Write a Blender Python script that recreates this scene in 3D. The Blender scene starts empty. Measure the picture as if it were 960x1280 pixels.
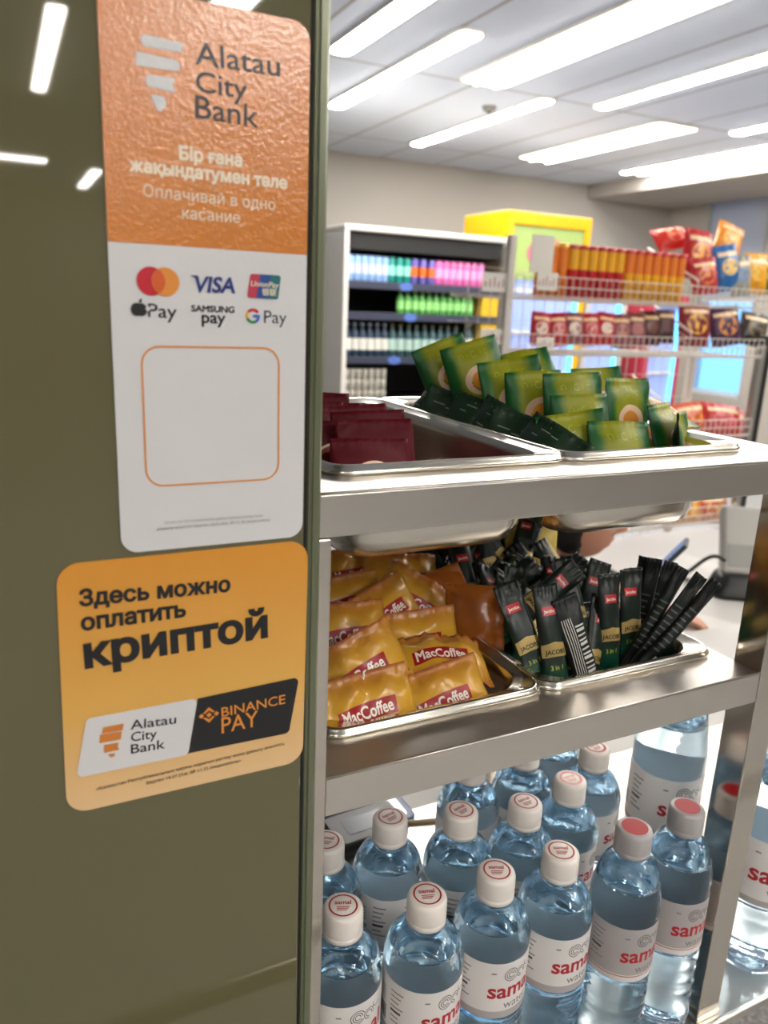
import bpy, bmesh, math, random
from mathutils import Vector, Matrix, Euler
R = math.radians
SC = bpy.context.scene
COL = SC.collection
H0 = 1.5                       # camera height above the floor

# ------------------------------------------------------------------ camera
FPX, YAW, PIT, ROL = 962.0, R(26.5), R(15.1), R(-2.43)
def _tocam(v):
    X, Y, z = v
    x = X*math.cos(YAW)-Y*math.sin(YAW); y = X*math.sin(YAW)+Y*math.cos(YAW)
    c, s = math.cos(PIT), math.sin(PIT); fw = y*c-z*s; up = y*s+z*c
    c, s = math.cos(ROL), math.sin(ROL)
    return (x*c-up*s, x*s+up*c, -fw)
_cols = [_tocam(e) for e in ((1,0,0),(0,1,0),(0,0,1))]
W2C = Matrix([[_cols[j][i] for j in range(3)] for i in range(3)])
C2W = W2C.transposed()
cam_d = bpy.data.cameras.new('camera'); cam = bpy.data.objects.new('camera', cam_d); COL.objects.link(cam)
cam.matrix_world = Matrix.Translation((0,0,H0)) @ C2W.to_4x4()
cam_d.sensor_fit = 'VERTICAL'; cam_d.sensor_height = 36.0; cam_d.sensor_width = 27.0
cam_d.lens = FPX/1280*36.0
cam_d.clip_start = 0.02; cam_d.clip_end = 60
cam_d.dof.use_dof = True; cam_d.dof.focus_distance = 0.55; cam_d.dof.aperture_fstop = 8.0
SC.camera = cam
def ray(px, py): return C2W @ Vector(((px-480)/FPX, -(py-640)/FPX, -1.0))
def P(px, py, Y):                       # point of the photo's pixel on the upright plane at depth Y
    r = ray(px, py); p = r*(Y/r.y); return Vector((p.x, p.y, p.z+H0))
def PZ(px, py, z):                      # ... on the level plane at height z
    r = ray(px, py); return Vector((0,0,H0)) + r*((z-H0)/r.z)

# ------------------------------------------------------------------ world and exposure
w = bpy.data.worlds.new('daylight'); SC.world = w; w.use_nodes = True
bg = w.node_tree.nodes['Background']; bg.inputs[0].default_value = (0.20,0.52,1.0,1); bg.inputs[1].default_value = 0.5
SC.view_settings.view_transform = 'Standard'; SC.view_settings.look = 'None'
SC.view_settings.gamma = 1.0; SC.view_settings.use_curve_mapping = False
SC.view_settings.exposure = 2.05
LIGHT = 15.0                             # strength of the ceiling diffusers
SC.cycles.max_bounces = 24; SC.cycles.transmission_bounces = 20; SC.cycles.glossy_bounces = 8
SC.cycles.transparent_max_bounces = 16; SC.cycles.diffuse_bounces = 5
SC.cycles.sample_clamp_indirect = 6.0

# ------------------------------------------------------------------ materials
def srgb(h):
    if isinstance(h, str):
        h = h.lstrip('#'); h = [int(h[i:i+2],16)/255 for i in (0,2,4)]
    return tuple((c/12.92 if c <= .04045 else ((c+.055)/1.055)**2.4) for c in h)+(1.0,)
MATS = {}
def mat(name, color='#808080', rough=.5, metal=0.0, **k):
    if name in MATS: return MATS[name]
    m = bpy.data.materials.new(name); m.use_nodes = True; MATS[name] = m
    b = m.node_tree.nodes['Principled BSDF']
    b.inputs['Base Color'].default_value = srgb(color)
    b.inputs['Roughness'].default_value = rough; b.inputs['Metallic'].default_value = metal
    for kk, v in k.items():
        key = {'spec':'Specular IOR Level','trans':'Transmission Weight','ior':'IOR','coat':'Coat Weight','coat_rough':'Coat Roughness',
               'sss':'Subsurface Weight','alpha':'Alpha'}.get(kk)
        if key: b.inputs[key].default_value = v
    if 'emit' in k:
        b.inputs['Emission Color'].default_value = srgb(k.get('emit_color', color)); b.inputs['Emission Strength'].default_value = k['emit']
    if 'bump' in k:
        sc, st, ds = k['bump']; add_bump(m, sc, st, ds, k.get('stretch'))
    if 'vary' in k: add_vary(m, *k['vary'])
    return m
def N(m, t, **kw):
    n = m.node_tree.nodes.new(t)
    for a, v in kw.items(): setattr(n, a, v)
    return n
def L(m, a, b): m.node_tree.links.new(a, b)
def bsdf(m): return m.node_tree.nodes['Principled BSDF']
def coords(m, stretch=None, kind='Object'):
    tc = N(m,'ShaderNodeTexCoord'); mp = N(m,'ShaderNodeMapping'); L(m, tc.outputs[kind], mp.inputs[0])
    if stretch: mp.inputs['Scale'].default_value = stretch
    return mp.outputs[0]
def add_bump(m, scale, strength, dist, stretch=None):
    no = N(m,'ShaderNodeTexNoise'); no.inputs['Scale'].default_value = scale; no.inputs['Detail'].default_value = 4
    L(m, coords(m, stretch), no.inputs['Vector'])
    bu = N(m,'ShaderNodeBump'); bu.inputs['Strength'].default_value = strength; bu.inputs['Distance'].default_value = dist
    L(m, no.outputs[0], bu.inputs['Height']); L(m, bu.outputs[0], bsdf(m).inputs['Normal'])
def add_vary(m, c2, scale, stretch=None, lo=.35, hi=.7):
    no = N(m,'ShaderNodeTexNoise'); no.inputs['Scale'].default_value = scale; no.inputs['Detail'].default_value = 5
    L(m, coords(m, stretch), no.inputs['Vector'])
    cr = N(m,'ShaderNodeValToRGB'); cr.color_ramp.elements[0].position = lo; cr.color_ramp.elements[1].position = hi
    cr.color_ramp.elements[0].color = bsdf(m).inputs['Base Color'].default_value[:]; cr.color_ramp.elements[1].color = srgb(c2)
    L(m, no.outputs[0], cr.inputs[0]); L(m, cr.outputs[0], bsdf(m).inputs['Base Color'])
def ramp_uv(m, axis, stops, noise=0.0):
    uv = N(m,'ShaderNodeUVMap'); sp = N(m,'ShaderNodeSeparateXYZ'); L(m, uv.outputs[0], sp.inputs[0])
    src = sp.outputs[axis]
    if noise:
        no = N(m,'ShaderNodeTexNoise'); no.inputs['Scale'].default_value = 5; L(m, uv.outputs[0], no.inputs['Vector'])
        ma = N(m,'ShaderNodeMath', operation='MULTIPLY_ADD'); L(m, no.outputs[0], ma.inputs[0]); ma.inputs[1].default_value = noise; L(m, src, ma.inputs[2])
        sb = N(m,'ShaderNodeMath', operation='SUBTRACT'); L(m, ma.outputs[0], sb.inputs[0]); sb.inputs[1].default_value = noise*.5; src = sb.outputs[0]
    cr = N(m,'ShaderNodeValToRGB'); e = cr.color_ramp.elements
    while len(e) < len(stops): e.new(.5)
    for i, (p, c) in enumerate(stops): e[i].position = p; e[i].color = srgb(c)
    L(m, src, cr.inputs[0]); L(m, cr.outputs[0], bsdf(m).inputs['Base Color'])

def steel(name, color, rough, stretch):
    m = mat(name, color, rough, 1.0)
    no = N(m,'ShaderNodeTexNoise'); no.inputs['Scale'].default_value = 60; no.inputs['Detail'].default_value = 3
    L(m, coords(m, stretch), no.inputs['Vector'])
    mr = N(m,'ShaderNodeMapRange'); mr.inputs['To Min'].default_value = rough*.92; mr.inputs['To Max'].default_value = rough*1.1
    L(m, no.outputs[0], mr.inputs[0]); L(m, mr.outputs[0], bsdf(m).inputs['Roughness'])
    return m
STEEL = steel('brushed_steel', '#d0cbc3', .33, (1,12,12))
POST = steel('polished_steel', '#c8c1b7', .13, (10,10,.6))
PAN = steel('pan_steel', '#cfcac0', .2, (3,3,3))
DARK = mat('black_plastic', '#141414', .4)
RUBBER = mat('black_rubber', '#0c0c0c', .7)
WHITE = mat('white_paint', '#d9d6cf', .45)
PLASTER = mat('wall_plaster','#aca9a2', .85, bump=(60,.1,.002))
CEIL = mat('ceiling_tile', '#d2dbea', .9)
def grid_lines(m, px, ox, py, oy, wd, dark):
    tc = N(m,'ShaderNodeTexCoord'); sp = N(m,'ShaderNodeSeparateXYZ'); L(m, tc.outputs['Object'], sp.inputs[0])
    outs = []
    for ax, p, o in ((0,px,ox),(1,py,oy)):
        a = N(m,'ShaderNodeMath', operation='ADD'); L(m, sp.outputs[ax], a.inputs[0]); a.inputs[1].default_value = 100*p-o+p/2
        f = N(m,'ShaderNodeMath', operation='MODULO'); L(m, a.outputs[0], f.inputs[0]); f.inputs[1].default_value = p
        s = N(m,'ShaderNodeMath', operation='SUBTRACT'); L(m, f.outputs[0], s.inputs[0]); s.inputs[1].default_value = p/2
        b = N(m,'ShaderNodeMath', operation='ABSOLUTE'); L(m, s.outputs[0], b.inputs[0])
        c = N(m,'ShaderNodeMath', operation='LESS_THAN'); L(m, b.outputs[0], c.inputs[0]); c.inputs[1].default_value = wd
        outs.append(c.outputs[0])
    mx = N(m,'ShaderNodeMath', operation='MAXIMUM'); L(m, outs[0], mx.inputs[0]); L(m, outs[1], mx.inputs[1])
    mi = N(m,'ShaderNodeMix', data_type='RGBA'); L(m, mx.outputs[0], mi.inputs[0])
    mi.inputs[6].default_value = bsdf(m).inputs['Base Color'].default_value[:]; mi.inputs[7].default_value = srgb(dark)
    L(m, mi.outputs[2], bsdf(m).inputs['Base Color'])
grid_lines(CEIL, .6, 2.19, 1.9, 4.57, .012, '#a0a0a2')
FLOOR = mat('terrazzo','#7d7d7d', .5, vary=('#a9a9a8', 90, None, .45, .6))

# ------------------------------------------------------------------ mesh helpers
def obj(name, me, parent=None, mats=None, smooth=None):
    if mats:
        for m in (mats if isinstance(mats,(list,tuple)) else [mats]): me.materials.append(m)
    o = bpy.data.objects.new(name, me); COL.objects.link(o)
    if parent: o.parent = parent
    return o
class MB:
    def __init__(s): s.v=[]; s.f=[]; s.m=[]; s.s=[]; s.uv={}
    def add(s, vs, fs, slot=0, smooth=False):
        b = len(s.v); s.v += [tuple(v) for v in vs]
        for f in fs: s.f.append(tuple(b+i for i in f)); s.m.append(slot); s.s.append(smooth)
        return b
    def box(s, x0,x1,y0,y1,z0,z1, slot=0, bev=0.0, M=None):
        bm = bmesh.new(); bmesh.ops.create_cube(bm, size=1)
        for v in bm.verts: v.co = Vector(((x0+x1)/2+v.co.x*(x1-x0),(y0+y1)/2+v.co.y*(y1-y0),(z0+z1)/2+v.co.z*(z1-z0)))
        if bev: bmesh.ops.bevel(bm, geom=bm.edges[:], offset=bev, segments=2, profile=.5, affect='EDGES')
        if M: bmesh.ops.transform(bm, matrix=M, verts=bm.verts)
        bm.verts.index_update(); s.add([v.co.copy() for v in bm.verts], [[v.index for v in f.verts] for f in bm.faces], slot); bm.free(); return s
    def loft(s, loops, slot=0, cap0=False, cap1=False, smooth=True):
        n = len(loops[0]); b = len(s.v)
        for lp in loops: s.v += [tuple(p) for p in lp]
        for k in range(len(loops)-1):
            for i in range(n):
                j = (i+1)%n; s.f.append((b+k*n+i, b+k*n+j, b+(k+1)*n+j, b+(k+1)*n+i)); s.m.append(slot if not callable(slot) else slot(k)); s.s.append(smooth)
        sl = slot if not callable(slot) else slot(0)
        if cap0: s.f.append(tuple(b+i for i in reversed(range(n)))); s.m.append(sl); s.s.append(False)
        if cap1: s.f.append(tuple(b+(len(loops)-1)*n+i for i in range(n))); s.m.append(sl if not callable(slot) else slot(len(loops)-2)); s.s.append(False)
        return s
    def lathe(s, prof, n=32, slot=0, c=(0,0,0), cap0=False, cap1=False, smooth=True, rad=None):
        loops = []
        for (r, z) in prof:
            loops.append([(c[0]+(r*(rad(a,z) if rad else 1))*math.cos(a), c[1]+(r*(rad(a,z) if rad else 1))*math.sin(a), c[2]+z) for a in [2*math.pi*i/n for i in range(n)]])
        return s.loft(loops, slot, cap0, cap1, smooth)
    def tube(s, pts, r, n=8, slot=0, cap=True):
        pts = [Vector(p) for p in pts]; loops = []; up = Vector((0,0,1))
        for i, p in enumerate(pts):
            t = (pts[min(i+1,len(pts)-1)]-pts[max(i-1,0)]).normalized()
            a = t.cross(up if abs(t.z) < .95 else Vector((1,0,0))).normalized(); b = t.cross(a).normalized()
            rr = r[i] if isinstance(r,(list,tuple)) else r
            loops.append([p+a*rr*math.cos(q)+b*rr*math.sin(q) for q in [2*math.pi*k/n for k in range(n)]])
        return s.loft(loops, slot, cap, cap)
    def build(s, name, mats, parent=None, loc=None, rot=None):
        me = bpy.data.meshes.new(name); me.from_pydata(s.v, [], s.f)
        me.polygons.foreach_set('material_index', s.m); me.polygons.foreach_set('use_smooth', s.s)
        if s.uv:
            ul = me.uv_layers.new(name='UVMap')
            for lp in me.loops: ul.data[lp.index].uv = s.uv.get(lp.vertex_index,(.5,.5))
        bm = bmesh.new(); bm.from_mesh(me)
        if not getattr(s,'keepn',False): bmesh.ops.recalc_face_normals(bm, faces=bm.faces)
        bm.to_mesh(me); bm.free()
        o = obj(name, me, parent, mats)
        if loc: o.location = loc
        if rot: o.rotation_euler = rot
        return o
def rrect(w, l, r, z, n=5, cx=0, cy=0):
    out = []
    for (sx, sy, a0) in ((1,1,0),(-1,1,90),(-1,-1,180),(1,-1,270)):
        for i in range(n+1):
            a = R(a0+90*i/n); out.append((cx+sx*(w/2-r)+r*math.cos(a), cy+sy*(l/2-r)+r*math.sin(a), z))
    return out
def tag(o, label, cat, group=None, kind=None):
    if label: o['label'] = label
    if cat: o['category'] = cat
    if group: o['group'] = group
    if kind: o['kind'] = kind
    return o
def empty(name, loc=(0,0,0), rot=(0,0,0)):
    o = bpy.data.objects.new(name, None); COL.objects.link(o); o.location = loc; o.rotation_euler = rot; o.empty_display_size = .02
    return o
def copy_tree(o, parent=None):
    c = o.copy(); COL.objects.link(c); c.parent = parent
    for ch in list(o.children): copy_tree(ch, c)
    return c
def struct(o): o['kind'] = 'structure'; return o

# ---- lettering as flat polygons
_tc = {}
from mathutils.geometry import delaunay_2d_cdt
def _area(p): return .5*sum(p[i-1][0]*p[i][1]-p[i][0]*p[i-1][1] for i in range(len(p)))
def text_poly(body, bold=0.0, shear=0.0, step=None):
    """letters traced contour by contour, so glyphs drawn with overlapping strokes still fill"""
    key = (body, bold, shear, step)
    if key in _tc: return _tc[key]
    c = bpy.data.curves.new('lettering','FONT'); c.body = body; c.resolution_u = 3; c.shear = shear; c.fill_mode = 'NONE'
    o = bpy.data.objects.new('lettering', c); COL.objects.link(o)
    dg = bpy.context.evaluated_depsgraph_get(); me = bpy.data.meshes.new_from_object(o.evaluated_get(dg))
    nxt = {}
    for e in me.edges: nxt.setdefault(e.vertices[0],[]).append(e.vertices[1]); nxt.setdefault(e.vertices[1],[]).append(e.vertices[0])
    seen = set(); loops = []
    for v0 in range(len(me.vertices)):
        if v0 in seen or v0 not in nxt: continue
        lp = [v0]; seen.add(v0); cur = v0
        while True:
            cand = [n for n in nxt[cur] if n not in seen]
            if not cand: break
            cand.sort(key=lambda n: 0 if n == cur+1 else 1); cur = cand[0]; seen.add(cur); lp.append(cur)
        if len(lp) > 2: loops.append([(me.vertices[i].co.x, me.vertices[i].co.y) for i in lp])
    bpy.data.objects.remove(o); bpy.data.curves.remove(c); bpy.data.meshes.remove(me)
    vs, fs = [], []
    if loops:
        sg = 1 if _area(max(loops,key=lambda p: abs(_area(p)))) > 0 else -1
        if bold:
            k = bold*.62*sg; grown = []
            for p in loops:
                n = len(p); q = []
                for i in range(n):
                    a = Vector(p[i])-Vector(p[i-1]); c2 = Vector(p[(i+1)%n])-Vector(p[i])
                    if a.length < 1e-7 or c2.length < 1e-7: q.append(p[i]); continue
                    n1 = Vector((a.y,-a.x)).normalized(); n2 = Vector((c2.y,-c2.x)).normalized(); m = n1+n2
                    m = n1 if m.length < .3 else m/max(.5,m.length_squared/2)
                    q.append((p[i][0]+m.x*k, p[i][1]+m.y*k))
                grown.append(q)
            loops = grown
        pts = []; eds = []
        for p in loops:
            b0 = len(pts); pts += [Vector(q) for q in p]; eds += [(b0+i, b0+(i+1)%len(p)) for i in range(len(p))]
        ov, oe, of, *_r = delaunay_2d_cdt(pts, eds, [], 0, 1e-6)
        boxes = [(min(q[0] for q in p),max(q[0] for q in p),min(q[1] for q in p),max(q[1] for q in p),p) for p in loops]
        vs = [(v.x,v.y) for v in ov]
        for f in of:
            cx = sum(vs[i][0] for i in f)/len(f); cy = sum(vs[i][1] for i in f)/len(f); wn = 0
            for (x0,x1,y0,y1,p) in boxes:
                if x0<=cx<=x1 and y0<=cy<=y1:
                    for i in range(len(p)):
                        (ax,ay),(bx,by) = p[i-1],p[i]
                        if (ay<=cy) != (by<=cy):
                            t = ax+(cy-ay)/(by-ay)*(bx-ax)
                            if t > cx: wn += 1 if by > ay else -1
            if wn: fs.append(tuple(f))
        used = sorted({i for f in fs for i in f}); mp = {o:i for i,o in enumerate(used)}
        vs = [vs[i] for i in used]; fs = [tuple(mp[i] for i in f) for f in fs]
    _tc[key] = (vs, fs); return vs, fs
def cap_h(ch, bold=0): 
    v,_ = text_poly(ch, bold); return max(p[1] for p in v)
def grid_poly(x0,z0,x1,z1,nx=1,nz=1):
    vs = [(x0+(x1-x0)*i/nx, z0+(z1-z0)*j/nz) for j in range(nz+1) for i in range(nx+1)]
    fs = [(j*(nx+1)+i, j*(nx+1)+i+1, (j+1)*(nx+1)+i+1, (j+1)*(nx+1)+i) for j in range(nz) for i in range(nx)]
    return vs, fs
def ring_poly(cx,cz,r0,r1,a0=0,a1=360,n=32,sz=1.0):
    vs=[]; fs=[]
    for i in range(n+1):
        a = R(a0+(a1-a0)*i/n)
        vs += [(cx+r0*math.cos(a), cz+sz*r0*math.sin(a)), (cx+r1*math.cos(a), cz+sz*r1*math.sin(a))]
    for i in range(n): fs.append((2*i,2*i+1,2*i+3,2*i+2))
    return vs, fs
def disc_poly(cx,cz,r,n=28,sz=1.0):
    vs=[(cx,cz)]+[(cx+r*math.cos(2*math.pi*i/n), cz+sz*r*math.sin(2*math.pi*i/n)) for i in range(n)]
    return vs, [(0,1+i,1+(i+1)%n) for i in range(n)]

# ------------------------------------------------------------------ the room
XL, XR, YN, YB, HC = -3.2, 7.13, -11.6, 7.2, 2.85
def slab(name, b, m): 
    q = MB(); q.box(*b); return struct(q.build(name, m))
slab('floor', (XL,XR,YN,YB,-.1,0), FLOOR)
slab('ceiling', (XL,XR,YN,YB,HC,HC+.1), CEIL)
slab('wall_back', (XL,XR,YB,YB+.15,0,HC), PLASTER)
slab('wall_front', (XL,XR,YN-.15,YN,0,HC), PLASTER)
slab('wall_side', (XL-.15,XL,YN,YB,0,HC), PLASTER)
WY0, WY1, WZ0, WZ1 = 5.84, 6.58, .66, 2.76
q = MB()
q.box(XR,XR+.2,YN,WY0,0,HC); q.box(XR,XR+.2,WY1,YB,0,HC); q.box(XR,XR+.2,WY0,WY1,0,WZ0); q.box(XR,XR+.2,WY0,WY1,WZ1,HC)
struct(q.build('wall_right', PLASTER))
slab('trim_1', (5.92,XR,-2,YB,HC-.14,HC), mat('soffit_paint','#a8a39c',.8))
q = MB(); fr = .05
for b in ((XR+.05,XR+.12,WY0,WY0+fr,WZ0,WZ1),(XR+.05,XR+.12,WY1-fr,WY1,WZ0,WZ1),(XR+.05,XR+.12,WY0,WY1,WZ0,WZ0+fr),(XR+.05,XR+.12,WY0,WY1,WZ1-fr,WZ1),(XR+.05,XR+.12,WY0,WY1,1.3,1.34)):
    q.box(*b, bev=.004)
win = struct(q.build('window_1', mat('window_frame_white','#c9d6e2',.4)))
q = MB(); q.box(XR+.08,XR+.09,WY0+fr,WY1-fr,WZ0+fr,WZ1-fr); q.build('window_glass', mat('clear_glass','#ffffff',.0,trans=1.0,ior=1.45), win)
bl = mat('blind_fabric','#b4bac4',.8,trans=0.0); 
tr = N(bl,'ShaderNodeBsdfTranslucent'); tr.inputs[0].default_value = srgb('#c3d2e4'); mx = N(bl,'ShaderNodeMixShader'); mx.inputs[0].default_value = .3
L(bl, bsdf(bl).outputs[0], mx.inputs[1]); L(bl, tr.outputs[0], mx.inputs[2]); L(bl, mx.outputs[0], bl.node_tree.nodes['Material Output'].inputs[0])
bd = empty('roller_blind', (XR-.02, 6.17, WZ1)); tag(bd, 'pale roller blind pulled half down over the bright window', 'blind')
q = MB(); q.box(-.004,.0,-.36,.345,-1.06,.0); q.build('blind_cloth', bl, bd)
q = MB(); q.tube([(-.01,-.37,.01),(-.01,.37,.01)], .022, 12); q.build('roller_tube', WHITE, bd)
q = MB(); q.box(-.012,.006,-.36,.345,-1.085,-1.06,bev=.003); q.build('bottom_bar', WHITE, bd)

# ceiling lamps: one builder, every lamp an object of its own
LAMP = mat('lamp_diffuser','#fff3dc',.6,emit=LIGHT,emit_color='#fff9f2'); LAMPB = mat('far_lamp_diffuser','#fff3dc',.6,emit=LIGHT*.72,emit_color='#fff9f2'); LAMPW = mat('wide_lamp_diffuser','#f4ead8',.6,emit=LIGHT*.1,emit_color='#fff0d8')
def lamp(x0, x1, y0, y1, label, group=None):
    t = empty('ceiling_light', ((x0+x1)/2,(y0+y1)/2,HC)); wd, ln = x1-x0, y1-y0
    LM = LAMPB if y0 > 2.5 and not (x0 < 2.5 or 2.6 < x0 < 2.7) else LAMP
    tag(t, label, 'ceiling light', group)
    rr = min(wd*.45, .05)
    q = MB(); q.loft([rrect(wd+.03,ln+.03,rr+.01,0), rrect(wd+.03,ln+.03,rr+.01,-.012), rrect(wd+.004,ln+.004,rr,-.014), rrect(wd+.004,ln+.004,rr,-.004)]); q.build('frame', WHITE, t)
    q = MB(); q.loft([rrect(wd,ln,rr,-.004), rrect(wd,ln,rr,-.016), rrect(wd*.8,ln-.03,rr*.7,-.022)], cap1=True); q.build('diffuser', LM if wd < .2 or ln < .5 else LAMPW, t)
    if wd >= .2 and ln > .5:
        for sx in (-.22,.22):
            q = MB(); q.tube([(sx*wd,-ln/2+.05,-.026),(sx*wd,ln/2-.05,-.026)],.014,10); q.build('lamp_tube', LM, t)
    return t
lamp(1.75,1.88,2.6,4.46,'thin ceiling tube running to the green panel edge, nearest the panel top')
lamp(2.2,2.33,3.75,5.62,'short-looking ceiling tube beside the panel, second along the panel edge')
lamp(2.64,2.96,2.65,4.52,'wide ceiling troffer, the largest and nearest over the steel rack')
lamp(3.3,3.42,4.57,6.43,'thin ceiling tube beyond the wide troffer, above the yellow fridge side')
lamp(3.7,3.82,2.7,4.55,'thin ceiling tube between the two wide troffers')
lamp(4.36,4.76,4.6,6.33,'wide ceiling troffer farther off, above the yellow fridge')
lamp(5.0,5.12,2.7,4.56,'thin ceiling tube cut by the frame beyond the wide troffers')
lamp(5.58,5.67,4.3,6.35,'thin ceiling tube along the bulkhead, inner one of the pair')
lamp(5.74,5.83,4.1,6.3,'thin ceiling tube along the bulkhead, outer one of the pair')
for (x0,x1,y0,y1) in ((.33,.42,-5.7,-3.8),(.0,.6,-9.1,-8.8),(1.08,1.2,-11,-9.2),(1.02,1.20,-3.7,-1.7),(2.0,2.3,-1.6,.3),(3.3,3.42,-.2,1.7),(-1.2,-.9,-2.9,-1.0),(4.4,4.72,.7,2.6),(2.6,2.9,-6,-4.1)):
    lamp(x0,x1,y0,y1,'ceiling light behind the viewer, mirrored in the glossy green panel','ceiling lights behind the viewer')
sd = empty('smoke_detector', PZ(612,133,HC)); tag(sd,'small dark round smoke detector on the ceiling','smoke detector')
q = MB(); q.lathe([(.05,0),(.05,-.012),(.042,-.03),(.02,-.036)],24,cap1=True); q.build('housing', mat('detector_grey','#8d8a86',.6), sd)
q = MB(); q.lathe([(.018,-.036),(.016,-.045)],16,cap1=True); q.build('sensor', DARK, sd)

# ------------------------------------------------------------------ green glass panel and its edge
YP = .367
OLIVE = mat('olive_glass','#605c41',.025,spec=.5)
OLIVE_TRIM = mat('olive_trim','#6a6f58',.32,metal=.3)
q = MB(); q.box(-1.6,.1365,YP,YP+.016,0,HC,bev=.0012); struct(q.build('wall_left', OLIVE))
q = MB(); q.box(.1362,.1379,YP+.001,YP+.015,0,HC); struct(q.build('trim_2', RUBBER))
q = MB(); prof = [(.1378,YP+.016),(.1378,YP+.001),(.1383,YP-.0006),(.1396,YP-.0012),(.1402,YP-.0004),(.1409,YP-.0012),(.1440,YP-.0012),(.1455,YP+.0004),(.1458,YP+.002),(.1458,YP+.016)]
q.loft([[(x,y,0) for x,y in prof],[(x,y,HC) for x,y in prof]], cap0=True, cap1=True, smooth=False); struct(q.build('trim_3', OLIVE_TRIM))

# ------------------------------------------------------------------ stickers
class Print(MB):
    """flat print on an upright plane; layers stand a hair proud of each other"""
    def __init__(s, Y): super().__init__(); s.Y = Y
    def poly(s, vs, fs, slot, layer): s.add([(x, s.Y-.00018*layer, z) for x, z in vs], fs, slot)
    def quad(s, pxs, slot, layer, r=0.0):
        pts = [P(x,y,s.Y) for x,y in pxs]; pts = [(p.x,p.z) for p in pts]
        if r: pts = round_poly(pts, r)
        s.poly(pts, [tuple(range(len(pts)))], slot, layer)
    def text(s, body, lb, rb, slot, layer, top=None, ref=None, bold=0.0, shear=0.0):
        a, b = P(*lb,s.Y), P(*rb,s.Y); vs, fs = text_poly(body, bold, shear)
        x0, x1 = min(v[0] for v in vs), max(v[0] for v in vs)
        u = Vector((b.x-a.x, b.z-a.z)); sx = u.length/(x1-x0); u.normalize(); n = Vector((-u.y,u.x)); sy = sx
        if top: t = P(*top,s.Y); sy = (Vector((t.x-a.x,t.z-a.z)).dot(n))/cap_h(ref or body[0], bold)
        s.poly([(a.x+u.x*(v[0]-x0)*sx+n.x*v[1]*sy, a.z+u.y*(v[0]-x0)*sx+n.y*v[1]*sy) for v in vs], fs, slot, layer)
    def done(s, name, mats, parent): s.keepn = True; return flip_to_front(s.build(name, mats, parent))
def flip_to_front(o):
    bm = bmesh.new(); bm.from_mesh(o.data)
    bm.normal_update()
    bmesh.ops.reverse_faces(bm, faces=[f for f in bm.faces if f.normal.y > 0]); bm.to_mesh(o.data); bm.free(); return o
def round_poly(pts, r, n=6):
    out = []; m = len(pts)
    for i in range(m):
        p = Vector(pts[i]); a = (Vector(pts[i-1])-p).normalized(); b = (Vector(pts[(i+1)%m])-p).normalized()
        half = a.angle(b)/2; rr = r[i] if isinstance(r,(list,tuple)) else r
        d = rr/math.tan(half); c = p+(a+b).normalized()*(rr/math.sin(half))
        s0 = p+a*d-c; ang = s0.angle_signed(p+b*d-c) if rr > 0 else 0
        for k in range(n+1):
            q_ = s0.copy(); q_.rotate(Matrix.Rotation(-ang*k/n,2)); out.append((c.x+q_.x, c.y+q_.y))
    return out
GLOSSY = dict(rough=.3, spec=.5)
def printmat(name, c, rough=.33, b=(260,.22,.0006)): return mat(name, c, rough, bump=b)
P_OR = printmat('orange_print','#c87408',.3,(520,.5,.0005)); bsdf(P_OR).inputs['Coat Weight'].default_value = .8; bsdf(P_OR).inputs['Coat Roughness'].default_value = .1; bsdf(P_OR).inputs['Coat IOR'].default_value = 1.6; L(P_OR, next(n for n in P_OR.node_tree.nodes if n.type=='BUMP').outputs[0], bsdf(P_OR).inputs['Coat Normal']); P_WH = printmat('white_vinyl','#d0d0d2',.35); P_BK = printmat('black_print','#17181a',.35)
P_RED = printmat('red_print','#c0142c'); P_AMB = printmat('amber_print','#d98a35'); P_MIX = printmat('deep_orange_print','#d05a22'); P_NAVY = printmat('navy_print','#1b2f78')
P_TEAL = printmat('teal_print','#17686f'); P_BLUE = printmat('blue_print','#224a8d'); P_CR = printmat('rose_print','#b8324a'); P_GREY = printmat('grey_print','#8f8b8c'); P_CREAM = printmat('cream_print','#eadcc4')
P_GR = printmat('green_print','#2f8f4f'); P_GB = printmat('bright_blue_print','#3b6fc9'); P_GY = printmat('yellow_print','#e2a92c')
def plate(name, Y, pts, r, m, parent, th=.0007):
    pts = round_poly(pts, r, 8); q = MB(); q.loft([[(x,Y,z) for x,z in pts],[(x,Y-th,z) for x,z in pts]], cap0=True, cap1=True, smooth=False)
    return q.build(name, m, parent)
def wz(*pxs): return [(lambda p:(p.x,p.z))(P(x,y,YP)) for x,y in pxs]
# pay sticker
s1 = empty('payment_sticker', (0,0,0)); tag(s1,'tall white and orange bank payment sticker, upper one on the green panel','sticker')
(xl,zb),(xr,_),(_,zt),(_,zd) = wz((147,692),(377,671),(300,12),(133,301.5))
xl, xr = .0440, .1352
plate('vinyl_backing', YP-.0002, [(xl,zb),(xr,zb),(xr+.0003,zt),(xl+.0012,zt)], .008, P_WH, s1)
pts = round_poly([(xl+.0008,zd),(xr+.0002,zd),(xr+.0003,zt),(xl+.0012,zt)], [.00001,.00001,.008,.008], 8)
q = Print(YP-.0009); q.poly(pts,[tuple(range(len(pts)))],0,1); q.done('orange_header', P_OR, s1)
SY = YP-.0011
q = Print(SY)
q.quad([(176,42),(229,54),(227,66),(176,57)],0,1,[.0019,.0003,.0003,.0019]); q.quad([(170,64),(224,76),(226,90),(170,82)],0,1,[.0003,.0019,.0019,.0003])
q.quad([(182,93),(219,98),(216,106),(219,116),(182,107)],0,1,[.0016,.0002,.0001,.0002,.0016]); q.quad([(188,118),(206,121),(208,132),(201,140),(196,137)],0,1,[.0006,.0012,.001,.0008,.0005])
q.done('bank_emblem', P_WH, s1)
q = Print(SY)
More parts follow.
